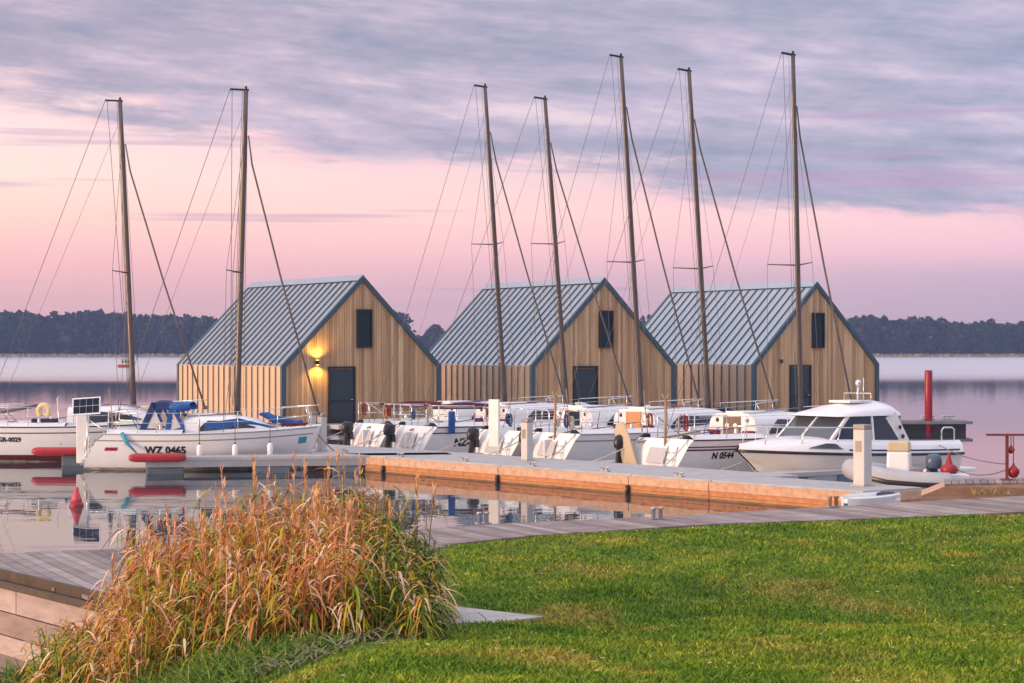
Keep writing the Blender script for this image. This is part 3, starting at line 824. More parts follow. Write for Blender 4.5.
def outboard(parent, loc, rz=0.0, k=1.0, cowl=BLACK, tilt=-10):
    o = bpy.data.objects.new('outboard_motor', None)
    rt = Matrix.Rotation(R(tilt), 3, 'Y')
    def X(p): return rt @ (Vector(p)*k)+Vector(loc)
    m = MB()
    rows = []
    for z, w, l in ((.0, .10, .14), (.05, .14, .19), (.20, .15, .21), (.32, .13, .18), (.38, .07, .10)):
        rows.append([X((-.08+l*math.cos(a)*1.0, w*math.sin(a), z)) for a in [2*math.pi*q/12 for q in range(12)]])
    m.grid(rows, True, True); m.face([len(m.v)-12+q for q in range(12)]); m.face(list(range(12))[::-1])
    c = m.build('outboard_motor', cowl, parent)
    m = MB(); m.prism([X((-.16, -.04, 0)), X((.02, -.04, 0)), X((-.0, -.04, -.55)), X((.05, -.04, -.72)), X((-.1, -.04, -.75)), X((-.16, -.04, -.55))], rt @ Vector((0, .08*k, 0)))
    m.box(X((-.14, 0, -.55)), (.26*k, .18*k, .02)); m.box(X((.06, 0, -.06)), (.14*k, .16*k, .24*k))
    m.build('motor_leg', BLACK, c)
    return c

def sailboat(px_stern, px_mast, px_bow, top, label, S_=None, head=None, B=2.45, fb=1.02, text=None, textx=.55, stripe=None, hullmat=WHITE,
             antif=None, cabin=(.33, .80, .58), door=None, bags=None, ladder=False, rudder=None, motor=True, boom=None, crutch=False, rope=None, gap=1.0, seedk=0, L=None, tsz=.26, spz=.50):
    h = Vector(head) if head else DN.copy(); h = Vector((h[0], h[1], 0)).normalized()
    s0 = S_ if S_ is not None else dock_pt(px_stern, gap)
    def along(px): k = (px-CX)/F; return (k*s0.y-s0.x)/(h.x-k*h.y)
    L = L or along(px_bow)
    H = Hull(L, B, fb, .45 if S_ is None else .72)
    t = thing('sailboat', label, 'sailboat', s0, math.atan2(h.y, h.x), 'white sailboats moored in the marina')
    H.shell().build('hull', hullmat, t)
    zf = fb-.42
    cA, cB, cH = cabin
    tr = MB(); tr.grid([[H.P(.001, v, 1)*(.5+y/2)+H.P(.001, v, -1)*(.5-y/2)+Vector((-.03*(1-y*y), 0, 0)) for y in (-1, -.7, -.4, 0, .4, .7, 1)] for v in [k/10 for k in range(11)]]); tr_o = tr.build('transom', WHITE, t)
    # deck
    m = MB(); rows = []
    for i in range(18):
        q = cA+(1-cA)*i/17; b = H.b(q); rows.append([Vector((L*q, b*y, H.zs(q)+.05*(1-y*y))) for y in (-1, -.7, -.35, 0, .35, .7, 1)])
    m.grid(rows)
    for sd in (-1, 1):
        rows = []
        for i in range(8):
            q = cA*i/7+.001; b = H.b(q); rows.append([Vector((L*q, sd*b, H.zs(q))), Vector((L*q, sd*b*.8, H.zs(q)+.10)), Vector((L*q, sd*b*.58, H.zs(q)+.10)), Vector((L*q, sd*b*.54, zf+.22)), Vector((L*q, sd*b*.36, zf+.20)), Vector((L*q, sd*b*.34, zf))])
        m.grid(rows)
    q0, q1 = .001, cA
    m.add([(0, -H.b(0)*.35, zf), (0, H.b(0)*.35, zf), (L*cA, H.b(cA)*.35, zf), (L*cA, -H.b(cA)*.35, zf)], [(0, 1, 2, 3)])
    m.build('deck', WHITE2, t)
    # coachroof
    def sect(q, off=0.0):
        u = (q-cA)/(cB-cA)
        hh = cH*(1-.12*u) if u < .55 else cH*(.934)*max(.06, 1-((u-.55)/.45)**1.7*.96)
        w = H.b(q)*.66*(1-.10*u)+.02
        zd = H.zs(q)+.0
        return w, hh, zd
    def cp(q, a, off=0.0):
        w, hh, zd = sect(q); ca, sa = math.cos(a), math.sin(a)
        y = (w+off)*math.copysign(abs(ca)**.42, ca); z = zd+(hh+off)*abs(sa)**.55
        return Vector((L*q, y, z))
    m = MB(); na = 18
    rows = [[cp(cA+(cB-cA)*i/16, math.pi*j/na) for j in range(na+1)] for i in range(17)]
    m.grid(rows); base0 = [tuple(p) for p in rows[0]]
    m.poly([Vector(p) for p in base0]+[Vector((L*cA, -sect(cA)[0], zf)), Vector((L*cA, sect(cA)[0], zf))])
    roof = m.build('coachroof', WHITE, t)
    m = MB(); ztop = cp(cA+.03, math.pi/2).z
    m.box((L*(cA+.07), 0, ztop+.015), (L*.12, .62, .05)); m.box((L*(cA+.20), .28, ztop-.0), (.4, .03, .05)); m.box((L*(cA+.20), -.28, ztop-.0), (.4, .03, .05)); m.build('hatch', WHITE2, t, bevel=.012)
    # cabin side windows, one long dark pane each side tapering forward
    for sd in (-1, 1):
        m = MB(); rows = []
        w0, w1 = cA+.07, cA+(cB-cA)*.80
        for i in range(13):
            u = i/12; q = w0+(w1-w0)*u
            lo = .10+.16*u; hi = (.74-.36*u**2) if u > .15 else .24+.50*(u/.15)
            aa = [math.asin(min(1, max(0, (lo+(hi-lo)*j/3)))**(1/.55)) for j in range(4)]
            rows.append([cp(q, a if sd > 0 else math.pi-a, .010) for a in aa])
        m.grid(rows); m.build('cabin_window', GLASSD, t)
    # companionway
    wq, hq, zd = sect(cA)
    if door:
        m = MB(); m.box((L*cA-.02, 0, (zf+.12+ztop)/2-.03), (.03, .58, ztop-zf-.22)); dd = m.build('companionway', door, t)
        if door is BROWN:
            for yy in (-.14, .14):
                m = MB(); m.lathe([(0, 0), (.075, 0), (.07, .012), (0, .015)], (L*cA-.04, yy, ztop-.32), 14, Matrix.Rotation(R(-90), 3, 'Y')); m.build('porthole', mat('pale_port', (.85, .80, .70), .3), dd)
    for yy in (-.52, .52):
        m = MB(); m.lathe([(0, 0), (.055, 0), (.05, .012), (0, .014)], (L*cA-.004, yy, ztop-.18), 12, Matrix.Rotation(R(-90), 3, 'Y')); m.build('instrument', BLACK, t)
    if bags:
        for yy in (-.62, .62): MB().box((L*cA-.06, yy, zd+.02), (.10, .40, .26)).build('stowage_bag', bags, t, bevel=.03)
    # stripes, rub rail, boot top
    m = MB(); H.patch(m, .0, .985, .0, .035, .012); m.build('rub_rail', GREYM if not stripe else (BURG if stripe == 'burgundy' else NAVY), t)
    m = MB(); H.patch(m, .0, .97, .17, .20, .005)
    if stripe == 'burgundy': H.patch(m, .0, .97, .235, .275, .005)
    m.build('stripe', {'burgundy': BURG, 'navy': NAVY, None: PEDC}[stripe], t)
    if antif:
        m = MB(); H.patch(m, .0, .985, -.02, .20, .005, rel=False); m.build('antifouling', antif, t)
    if text:
        me = text_mesh(text, tsz, .011*tsz/.25)
        for v in me.vertices:
            x, z = textx+v.co.x, fb-.24-.11*0-tsz+v.co.y
            v.co = H.at_xz(x, z-.02, -1, .009)
        me.materials.append(PAPER); o = bpy.data.objects.new('registration', me); COL.objects.link(o); o.parent = t
    # mast
    mx = along(px_mast)
    zb = max(cp(min(cB-.01, mx/L), math.pi/2).z-.02, H.zs(mx/L)+.03)
    tx = along(top[0]); pT = s0+h*tx; zt = zof(top[1], pT.y)
    A = Vector((mx, 0, zb)); T = Vector((tx, 0, zt)); ML = T-A
    m = MB(); m.tube([A+ML*(i/8) for i in range(9)], [.078]*6+[.072, .066, .060], 10, True, .72); ma = m.build('mast', MASTM, t)
    m = MB(); m.box(A+Vector((0, 0, .03)), (.26, .24, .06)); m.build('mast_collar', GREYM, ma)
    C = T+Vector((-.42, 0, .02))
    m = MB(); m.bar(T+Vector((.08, 0, 0)), C, .05, .05); m.tube([T, T+Vector((0, 0, .10))], .035, 6); m.build('masthead_crane', BLACK, ma)
    sp = A+ML*spz; tips = {}
    for sd in (-1, 1):
        tips[sd] = sp+Vector((-.30, sd*.78, .04)); m = MB(); m.tube([sp, tips[sd]], [.022, .014], 6); m.build('spreader', MASTM, ma)
    hd = A+ML*.86; bowp = Vector((L*.985, 0, H.zs(1)+.06))
    m = MB(); m.tube([hd+Vector((.10, 0, 0)), hd*.9+bowp*.1, hd*.5+bowp*.5, bowp+Vector((0, 0, .3))], [.018, .024, .026, .028], 6); m.tube([bowp+Vector((0, 0, .22)), bowp+Vector((0, 0, .32))], .07, 8); m.build('forestay', FURL, t)
    rw = .0085
    m = MB(); m.tube([C, Vector((.0, 0, fb+.05))], rw, 4); m.build('backstay', WIRE, t)
    for sd in (-1, 1):
        ch = Vector((mx-.25, sd*(H.b(mx/L)-.06), H.zs(mx/L)))
        m = MB(); m.tube([hd, tips[sd], ch], rw*.85, 4); m.tube([sp+Vector((0, 0, -.1)), ch], rw*.75, 4); m.build('shroud', WIRE, t)
    m = MB(); m.tube([C+Vector((.05, 0, 0)), A+Vector((-.17, .02, .5))], rw, 4); m.tube([T+Vector((-.10, .05, 0)), A+Vector((-.12, .05, .3))], rw*.8, 4); m.tube([hd+Vector((.06, .06, 0)), A+Vector((.16, .10, .2))], rw*.7, 4); m.tube([A+ML*.92+Vector((-.08, -.05, 0)), Vector((L*.10, -.25, fb+.7))], rw*.6, 4); m.build('halyard', WIRE, t)
    # rails
    def rail(q, ins=.07): return H.b(q)-ins
    m = MB(); zr = .56
    bp = [Vector((L*.80, -rail(.80), H.zs(.8))), Vector((L*.805, -rail(.8), H.zs(.8)+zr)), Vector((L*.9, -rail(.9), H.zs(.9)+zr)), Vector((L*.97, -.18, H.zs(.97)+zr)), Vector((L*1.0, 0, H.zs(1)+zr))]
    m.tube(bp, .014, 5); m.tube([Vector((p.x, -p.y, p.z)) for p in bp], .014, 5)
    for sd in (-1, 1):
        m.tube([Vector((L*.93, sd*.34, H.zs(.93)+zr)), Vector((L*.955, sd*.16, H.zs(.95)))], .013, 5)
        m.tube([Vector((L*.80, sd*rail(.8), H.zs(.8)+zr*.5)), Vector((L*.95, sd*.22, H.zs(.95)+zr*.52))], .010, 5)
    m.build('pulpit', STEEL, t)
    for sd in (-1, 1):
        m = MB(); qs = [.24, .44, .62, .80]
        for q in qs[:-1]: m.tube([Vector((L*q, sd*rail(q), H.zs(q))), Vector((L*q, sd*(rail(q)+.01), H.zs(q)+.54))], .011, 5)
        for zz in (.28, .54): m.tube([Vector((L*q, sd*rail(q), H.zs(q)+zz)) for q in [.03]+qs], .006, 4)
        m.build('lifeline', STEEL, t)
        m = MB(); q = .01
        a = Vector((L*.01, sd*rail(.01), H.zs(q))); b = Vector((L*.15, sd*rail(.15), H.zs(.15))); up = Vector((0, 0, .58))
        m.tube([a+Vector((0, -sd*.55, 0)), a+Vector((0, -sd*.55, .50)), a+Vector((0, -sd*.45, .58)), a+up, b+up, b], .014, 5); m.tube([a, a+up], .014, 5); m.tube([a+up*.5, b+up*.5], .010, 5)
        m.build('pushpit', STEEL, t)
    # dirty waterline, step, fittings and loose gear
    m = MB(); H.patch(m, .0, .985, -.03, .075, .004, rel=False); m.build('waterline_stain', STAIN, t)
    b0 = H.b(0); xs0 = -H.rev
    m = MB(); m.box((xs0*.80, 0, .30), (.30, b0*1.15, .05)); m.build('swim_step', WHITE2, t, bevel=.012)
    m = MB(); m.box((-H.rev*.62-.035, 0, .62), (.02, b0*.62, .40), Matrix.Rotation(R(24), 3, 'Y')); m.build('recess_shade', SHADEW, t)  # flat panel on the transom, its grey painting the shade of a recess
    rgc = random.Random(int(px_stern)+900)
    for k in range(3):
        yy = rgc.uniform(-.8, .8)*b0; zc_ = fb+.42+rgc.uniform(-.06, .12); rr = rgc.uniform(.07, .12)
        m = MB()
        for w in range(3): m.tube([Vector((-.02+.03*w, yy+rr*.6*math.cos(a_*.63), zc_-.10+rr*1.6*math.sin(a_*.63)-.01*w)) for a_ in range(11)], .013, 4)
        m.build('rope_coil', rgc.choice((ROPEW, ROPEW, ROPER, ROPEB, ORANGE)), t)
    for k in range(4):
        y0 = -.5+.33*k; m = MB()
        m.tube([Vector((L*(cA+.01), y0, cp(cA+.01, math.pi/2).z-.02*abs(y0)*4+.03)), Vector((L*(cA+.14), y0*.7, cp(cA+.12, math.pi/2).z+.03)), Vector((L*(cA+.26), y0*.3, cp(cA+.25, math.pi/2).z+.04))], .012, 4); m.build('control_line', rgc.choice((ROPEW, ROPER, ROPEB, WIRE)), t)
    m = MB(); y0 = rgc.uniform(-.3, .3)
    m.tube([Vector((L*(.70+.035*k), y0+.05*math.sin(k*1.9), H.zs(.8)+.16+.03*math.sin(k*2.3)+max(0, cH*.5*(1-k/4)))) for k in range(7)], [.03, .09, .11, .09, .10, .08, .03], 8); m.build('sail_bag', rgc.choice((NAVY, WHITE2, CREAM, BLUE)), t)
    m = MB(); yy = rgc.choice((-1, 1))*b0*.62; m.tube([(-.05, yy, fb+.1), (-.18, yy, fb+1.15)], .012, 5); m.build('flag_staff', TEAK, t)
    m = MB(); m.box((L*.20, rgc.uniform(-.25, .25), zf+.14), (.34, .24, .28)); m.build('gear_box', rgc.choice((NAVY, ORANGE, BLUE, PEDW, BURG)), t, bevel=.02)
    m = MB(); m.tube([Vector((L*.10, -b0*.8, fb+.58)), Vector((L*.13, -b0*.4, fb+.12)), Vector((L*.22, b0*.1, zf+.2)), Vector((L*cA, b0*.5, fb+.2))], .012, 4); m.tube([Vector((L*.05, b0*.8, fb+.55)), Vector((L*.15, b0*.5, fb+.0)), Vector((L*cA, -b0*.4, fb+.25))], .012, 4); m.build('loose_sheet', rgc.choice((ROPEW, ROPER, ROPEB)), t)
    if ladder or S_ is None:
        m = MB(); b = H.b(0)
        for yy in (-b*.62, -b*.28): m.tube([Vector((-H.rev*.93-.05, yy, .12)), Vector((-H.rev*.7-.06, yy, .5)), Vector((-.18, yy, fb-.18))], .016, 5)
        for k in range(4):
            z = .2+.17*k; xx = -H.rev*(1-(z+.06)/(fb+.06))**.6-.07; m.tube([Vector((xx, -b*.62, z)), Vector((xx, -b*.28, z))], .020, 5)
        m.build('swim_ladder', STEEL, t)
    if rudder == 'white':       # blade pulled straight up on its stock
        m = MB(); m.box(*(((-.30, 0, fb+.05), (.07, .42, 1.55)) if S_ is None else ((-.79, 0, .84), (.30, .06, 1.38)))); o = m.build('rudder', WHITE2, t, bevel=.02)
    if rudder == 'beige':
        m = MB(); rt = Matrix.Rotation(R(-22), 3, 'X')
        m.prism([rt @ Vector(p)+Vector((-.50, .86, .68)) for p in ((0, -.20, -.62), (0, .12, -.66), (0, .26, -.30), (0, .27, .62), (0, .12, .78), (0, -.12, .72), (0, -.20, .3))], (.05, 0, 0)); m.build('rudder', BEIGE, t, bevel=.015)
        MB().bar((-.3, .7, .9), (1.3, .15, 1.15), .04, .05).build('tiller', TEAK, t)
    elif rudder != 'white':
        MB().box((-.30, 0, .38), (.22, .05, .95)).build('rudder', WHITE2, t, bevel=.015); MB().bar((-.25, 0, .90), (.95, .05, 1.12), .035, .045).build('tiller', TEAK, t)
    if motor: outboard(t, (-.42, H.b(0)*.70 if rudder != 'beige' else H.b(0)*1.15, .72), k=.92, tilt=8)
    if crutch:
        m = MB(); m.tube([(-.15, -.12, .5), (-.12, -.12, 1.98)], .035, 6); m.tube([(-.12, -.12, 1.95), (-.12, -.24, 2.1)], .025, 5); m.tube([(-.12, -.12, 1.95), (-.12, .02, 2.1)], .025, 5); m.build('mast_crutch', TEAK, t)
    if boom:
        a = A+Vector((-.15, 0, -.02)); b = Vector((L*.04, .12, fb+.50))
        m = MB(); m.tube([a, b], .05, 7); bo = m.build('boom', MASTM, t)
        m = MB(); pts_ = [a+(b-a)*(k/9)+Vector((0, 0, .07+.03*math.sin(k*2.1))) for k in range(10)]; m.tube(pts_, [.03]+[.055+.025*math.sin(k*1.7) for k in range(8)]+[.03], 8); m.build('sail_cover', boom, bo)
    # coiled sheets and deck gear
    m = MB()
    for k in range(5):
        a = Vector((L*(.05+.06*k), random.choice((-1, 1))*H.b(.1)*.6, zf+.34)); pts_ = [a+Vector((.10*math.cos(w*.9), .10*math.sin(w*.9), .008*w-.03*(w % 3))) for w in range(12)]; m.tube(pts_, .013, 4)
    m.build('sheet_rope', rope or BURG, t)
    for sd in (-1, 1):
        m = MB(); m.lathe([(.06, 0), (.055, .05), (.04, .09), (.06, .12), (0, .13)], (L*cA*.7, sd*H.b(.2)*.7, H.zs(.2)+.10), 10); m.build('winch', STEEL, t)
    return t, H, s0, h, L

bA = sailboat(374, 505, 568, (485, 87), 'leftmost dockside sailboat with two stern rails and an outboard', stripe=None, boom=BURG, B=2.4, spz=.505)
bB = sailboat(417, 567, 633, (545, 99), 'sailboat lettered NZ- with a navy stripe and burgundy ropes', text='NZ-', textx=.62, stripe='navy', tsz=.30, door=GLASSD, bags=BURG, rope=BURG, boom=BURG, spz=.53)
bC = sailboat(503, 642, 703, (621, 57), 'sailboat with a white rudder board raised at its stern beside the grey pedestal', rudder='white', crutch=False, door=GLASSD, spz=.42, B=2.5)
bD = sailboat(556, 709, 778, (689, 71), 'sailboat with orange companionway and navy bags above the hanging white fender', door=ORANGE, bags=NAVY, ladder=True, crutch=True, boom=None, spz=.42)
bE = sailboat(666, 801, 856, (793, 55), 'sailboat lettered N 0544 with burgundy stripes and a raised beige rudder', text='N 0544', textx=.62, stripe='burgundy', door=BROWN, bags=BURG, ladder=True, rudder='beige', crutch=True, spz=.42, tsz=.22)
sW = at(112, 53.2)
bW = sailboat(112, 237, 321, (246, 90), 'sailboat lettered WZ 0465 with a blue spray hood and solar panel', S_=sW, head=(.999, .03), B=2.3, fb=.98, text='WZ 0465', textx=1.02, stripe=None,
              rudder='white', motor=False, cabin=(.36, .78, .45), ladder=True, hullmat=WHITE, spz=.44, tsz=.27)
sG = at(-18, 57.2)
bG = sailboat(-18, 134, 208, (120, 101), 'leftmost sailboat with a dark red bottom and yellow horseshoe lifebuoy', S_=sG, head=(.999, .02), B=2.4, fb=1.02, text='AGR-0029', textx=.56, stripe='navy',
              antif=DRED, motor=False, cabin=(.40, .80, .55), spz=.44, tsz=.18)

# blue spray hood and solar panel of WZ 0465
def wz_extras():
    t, H, s0, h, L = bW
    fb = H.fb
    x0, x1 = 1.02, 2.30; zt = fb+.98; yb = .80
    # hood: flat fabric bands round clear panels, side by side with a cambered roof
    def fband(m, pts_, sd, th=.03):
        m.prism([Vector((x, sd*(.80-.10*(z-1.0)), z)) for x, z in pts_], (0, -sd*th, 0))
    m = MB()
    rows = []
    for x, z0 in ((1.15, 1.78), (1.30, 1.83), (1.50, 1.82), (1.64, 1.76)):
        rows.append([Vector((x, .72*math.cos(math.pi*k/10), z0-.13+.13*math.sin(math.pi*k/10)**.5)) for k in range(11)])
    m.grid(rows); m.grid([[q-Vector((0, 0, .03)) for q in r] for r in rows])
    ho = m.build('spray_hood', NAVYB, t)
    for sd in (-1, 1):
        m = MB(); fband(m, [(.83, 1.04), (1.0, 1.04), (1.30, 1.72), (1.15, 1.80)], sd); fband(m, [(.98, 1.04), (1.30, 1.04), (1.28, 1.10), (.98, 1.11)], sd)
        fband(m, [(1.15, 1.79), (1.66, 1.74), (1.64, 1.58), (1.22, 1.62)], sd); fband(m, [(1.22, 1.62), (1.30, 1.62), (1.46, 1.28), (1.40, 1.26)], sd)
        m.build('aft_frame_cover', NAVYB, ho)
    for sd in (-1, 1):
        m = MB(); fband(m, [(1.50, .94), (1.64, .94), (1.74, 1.72), (1.62, 1.72)], sd, .035); fband(m, [(1.64, .94), (2.04, .98), (2.02, 1.16), (1.64, 1.05)], sd, .035)
        fband(m, [(1.70, 1.56), (1.80, 1.56), (2.03, 1.16), (1.94, 1.13)], sd, .035)
        m.build('fore_frame_cover', BLUE, ho)
    m = MB(); m.tube([(1.62, -.72, 1.67), (1.68, -.73, 1.66), (2.10, -.72, 1.64), (2.17, -.71, 1.63)], [.05, .085, .085, .05], 8); m.tube([(1.62, .72, 1.67), (1.68, .73, 1.66), (2.10, .72, 1.64), (2.17, .71, 1.63)], [.05, .085, .085, .05], 8)
    m.grid([[Vector((x, .72*math.cos(math.pi*k/10), 1.66+.12*math.sin(math.pi*k/10)**.5)) for k in range(11)] for x in (1.64, 1.9, 2.14)])
    m.build('rolled_panel', BLUE, ho)
    for sd in (-1, 1):
        m = MB(); m.poly([Vector((x, sd*(.785-.10*(z-1.0)), z)) for x, z in ((1.0, 1.09), (1.28, 1.08), (1.42, 1.27), (1.25, 1.62))]); m.poly([Vector((x, sd*(.785-.10*(z-1.0)), z)) for x, z in ((1.66, 1.04), (2.0, 1.14), (1.75, 1.54))]); m.build('hood_window', CLEARP, ho)
    # blue window covers on the near side of the cabin
    m = MB(); m.prism([(L*.46, -H.b(.45)*.72, H.zs(.5)+.08), (L*.80, -H.b(.76)*.52, H.zs(.76)+.06), (L*.62, -H.b(.6)*.62, H.zs(.6)+.36), (L*.46, -H.b(.45)*.70, H.zs(.5)+.26)], (0, -.02, .0)); m.build('window_cover', BLUE, t)
    # solar panel on a pole
    pl = MB(); pl.tube([(-.58, -.35, .15), (-.58, -.35, fb+.55)], .045, 8); pl.tube([(-.66, -.42, .2), (-.60, -.36, fb+.2)], .018, 5); pl.tube([(-.58, -.35, fb+.35), (-.20, -.35, fb+.10), (-.10, -.4, .9)], .02, 5); po = pl.build('panel_pole', STEEL, t)
    rt = Matrix.Rotation(R(62), 3, 'X') @ Matrix.Rotation(R(0), 3, 'Z')
    rz_ = Matrix.Rotation(R(-4), 3, 'Y')
    fr = MB().box((-.60, -.42, fb+.70), (.74, .50, .035), rz_ @ rt).build('solar_frame', WHITE, po)
    m = MB()
    for a in range(4):
        for b in range(2): m.box(Vector((-.60, -.42, fb+.70))+(rz_ @ rt) @ Vector((-.255+.17*a, -.11+.22*b, .022)), (.16, .205, .008), rz_ @ rt)
    m.build('solar_cell', SOLAR, fr)
    # teal mark and line on the stern quarter
    m = MB(); m.tube([(.42, -H.b(.08)-.02, fb+.02), (.55, -H.b(.1)-.05, .75), (.85, -H.b(.16)-.06, .45)], [.06, .05, .015], 6); m.build('stern_bag', TURQ, t)
    m = MB(); H.patch(m, .048, .095, .36, .45, .006, sides=(-1,)); m.build('red_plate', DARKRED, t)
    m = MB(); H.patch(m, .905, .945, .25, .42, .006, n=6, sides=(-1,)); m.build('bow_emblem', TURQ, t)
    m = MB()
    for k in range(6): m.lathe([(0, 0), (.05, .02), (.06, .08), (0, .12)], (L*(.82+.02*k), random.uniform(-.2, .2), H.zs(.85)+.04), 8)
    m.build('bow_line_heap', BURG, t)
wz_extras()
def g_extras():
    t, H, s0, h, L = bG
    m = MB(); pts_ = [Vector((1.93, -.70+.0*k, 0))+Vector((.15*math.sin(a), -.10, .17*math.cos(a))) for k, a in enumerate([R(-150+300*i/12) for i in range(13)])]
    m.tube([p+Vector((0, 0, H.fb+.42)) for p in pts_], .075, 8); m.build('horseshoe_lifebuoy', mat('yellow_lifebuoy', (.80, .62, .30), .6, var=.15), t)
    m = MB(); m.tube([(.55, -.1, H.fb+.36), (1.6, 0, H.fb+.55)], .05, 7); m.build('stowed_boom', FURL, t)
    m = MB(); m.box((1.95, -.72, H.fb+.14), (.75, .20, .13)); m.build('cockpit_bag', NAVY, t, bevel=.03)
    MB().tube([(2.45, -1.0, .5), (2.35, -1.02, 1.8), (2.4, -.9, 1.85)], .016, 5).build('stern_post', STEEL, t)
g_extras()
# blue fender board on NZ, stickers
t, H, s0, h, L = bB
MB().box((.40, -H.b(.06)-.06, H.fb+.12), (.22, .07, .62)).build('blue_board', BLUE, t, bevel=.03)
t, H, s0, h, L = bC
m = MB(); m.lathe([(0, 0), (.16, 0), (.15, .01), (0, .012)], (-.16, -.62, .62), 14, Matrix.Rotation(R(-70), 3, 'Y')); m.build('round_emblem', TURQ, t)
m = MB(); m.lathe([(0, 0), (.10, .03), (.12, .10), (.07, .17), (0, .19)], (-.46, .0, .20), 12); m.build('stern_float', ORANGE, t)

# ------------------------------------------------------------------ fenders hanging from rails
def fender(p, r, l, label, mt=WHITE, cap=None, top=.5):
    t = thing('fender', label, 'fender', p, 0, 'fenders hanging over the boat sides')
    MB().lathe([(0, -l/2), (r*.6, -l*.47), (r, -l*.36), (r, l*.34), (r*.7, l*.44), (r*.3, l*.5), (0, l*.51)], n=12).build('fender_body', mt, t)
    MB().lathe([(r*.35, l*.47), (r*.35, l*.56), (0, l*.57)], n=8).build('fender_eye', cap or NAVY, t)
    MB().tube([(0, 0, l*.55), (0, .02, l*.55+top)], .010, 4).build('cord', WIRE, t)
t, H, s0, h, L = bW
for px, py, lab in ((199.5, 452.5, 'white fender below the blue hood, first from the stern of WZ 0465'), (235, 452, 'white fender below the mast of the boat WZ 0465'), (270, 450.5, 'white fender nearest the bow of the boat WZ 0465')):
    d = s0.y-H.b(((px-CX)*52/F-s0.x)/L)-.12; fender(at(px, d, zof(py, d)), .075, .42, lab, WHITE, None, .62)
t, H, s0, h, L = bD
w = s0+h*1.9+Vector((h.y, -h.x, 0))*(H.b(1.9/L)+.10)
d = w.y; fender(at(598, d, zof(454.5, d)), .115, .50, 'white fender with blue top hanging on the hull beside the finger pier', WHITE, NAVY, .45)

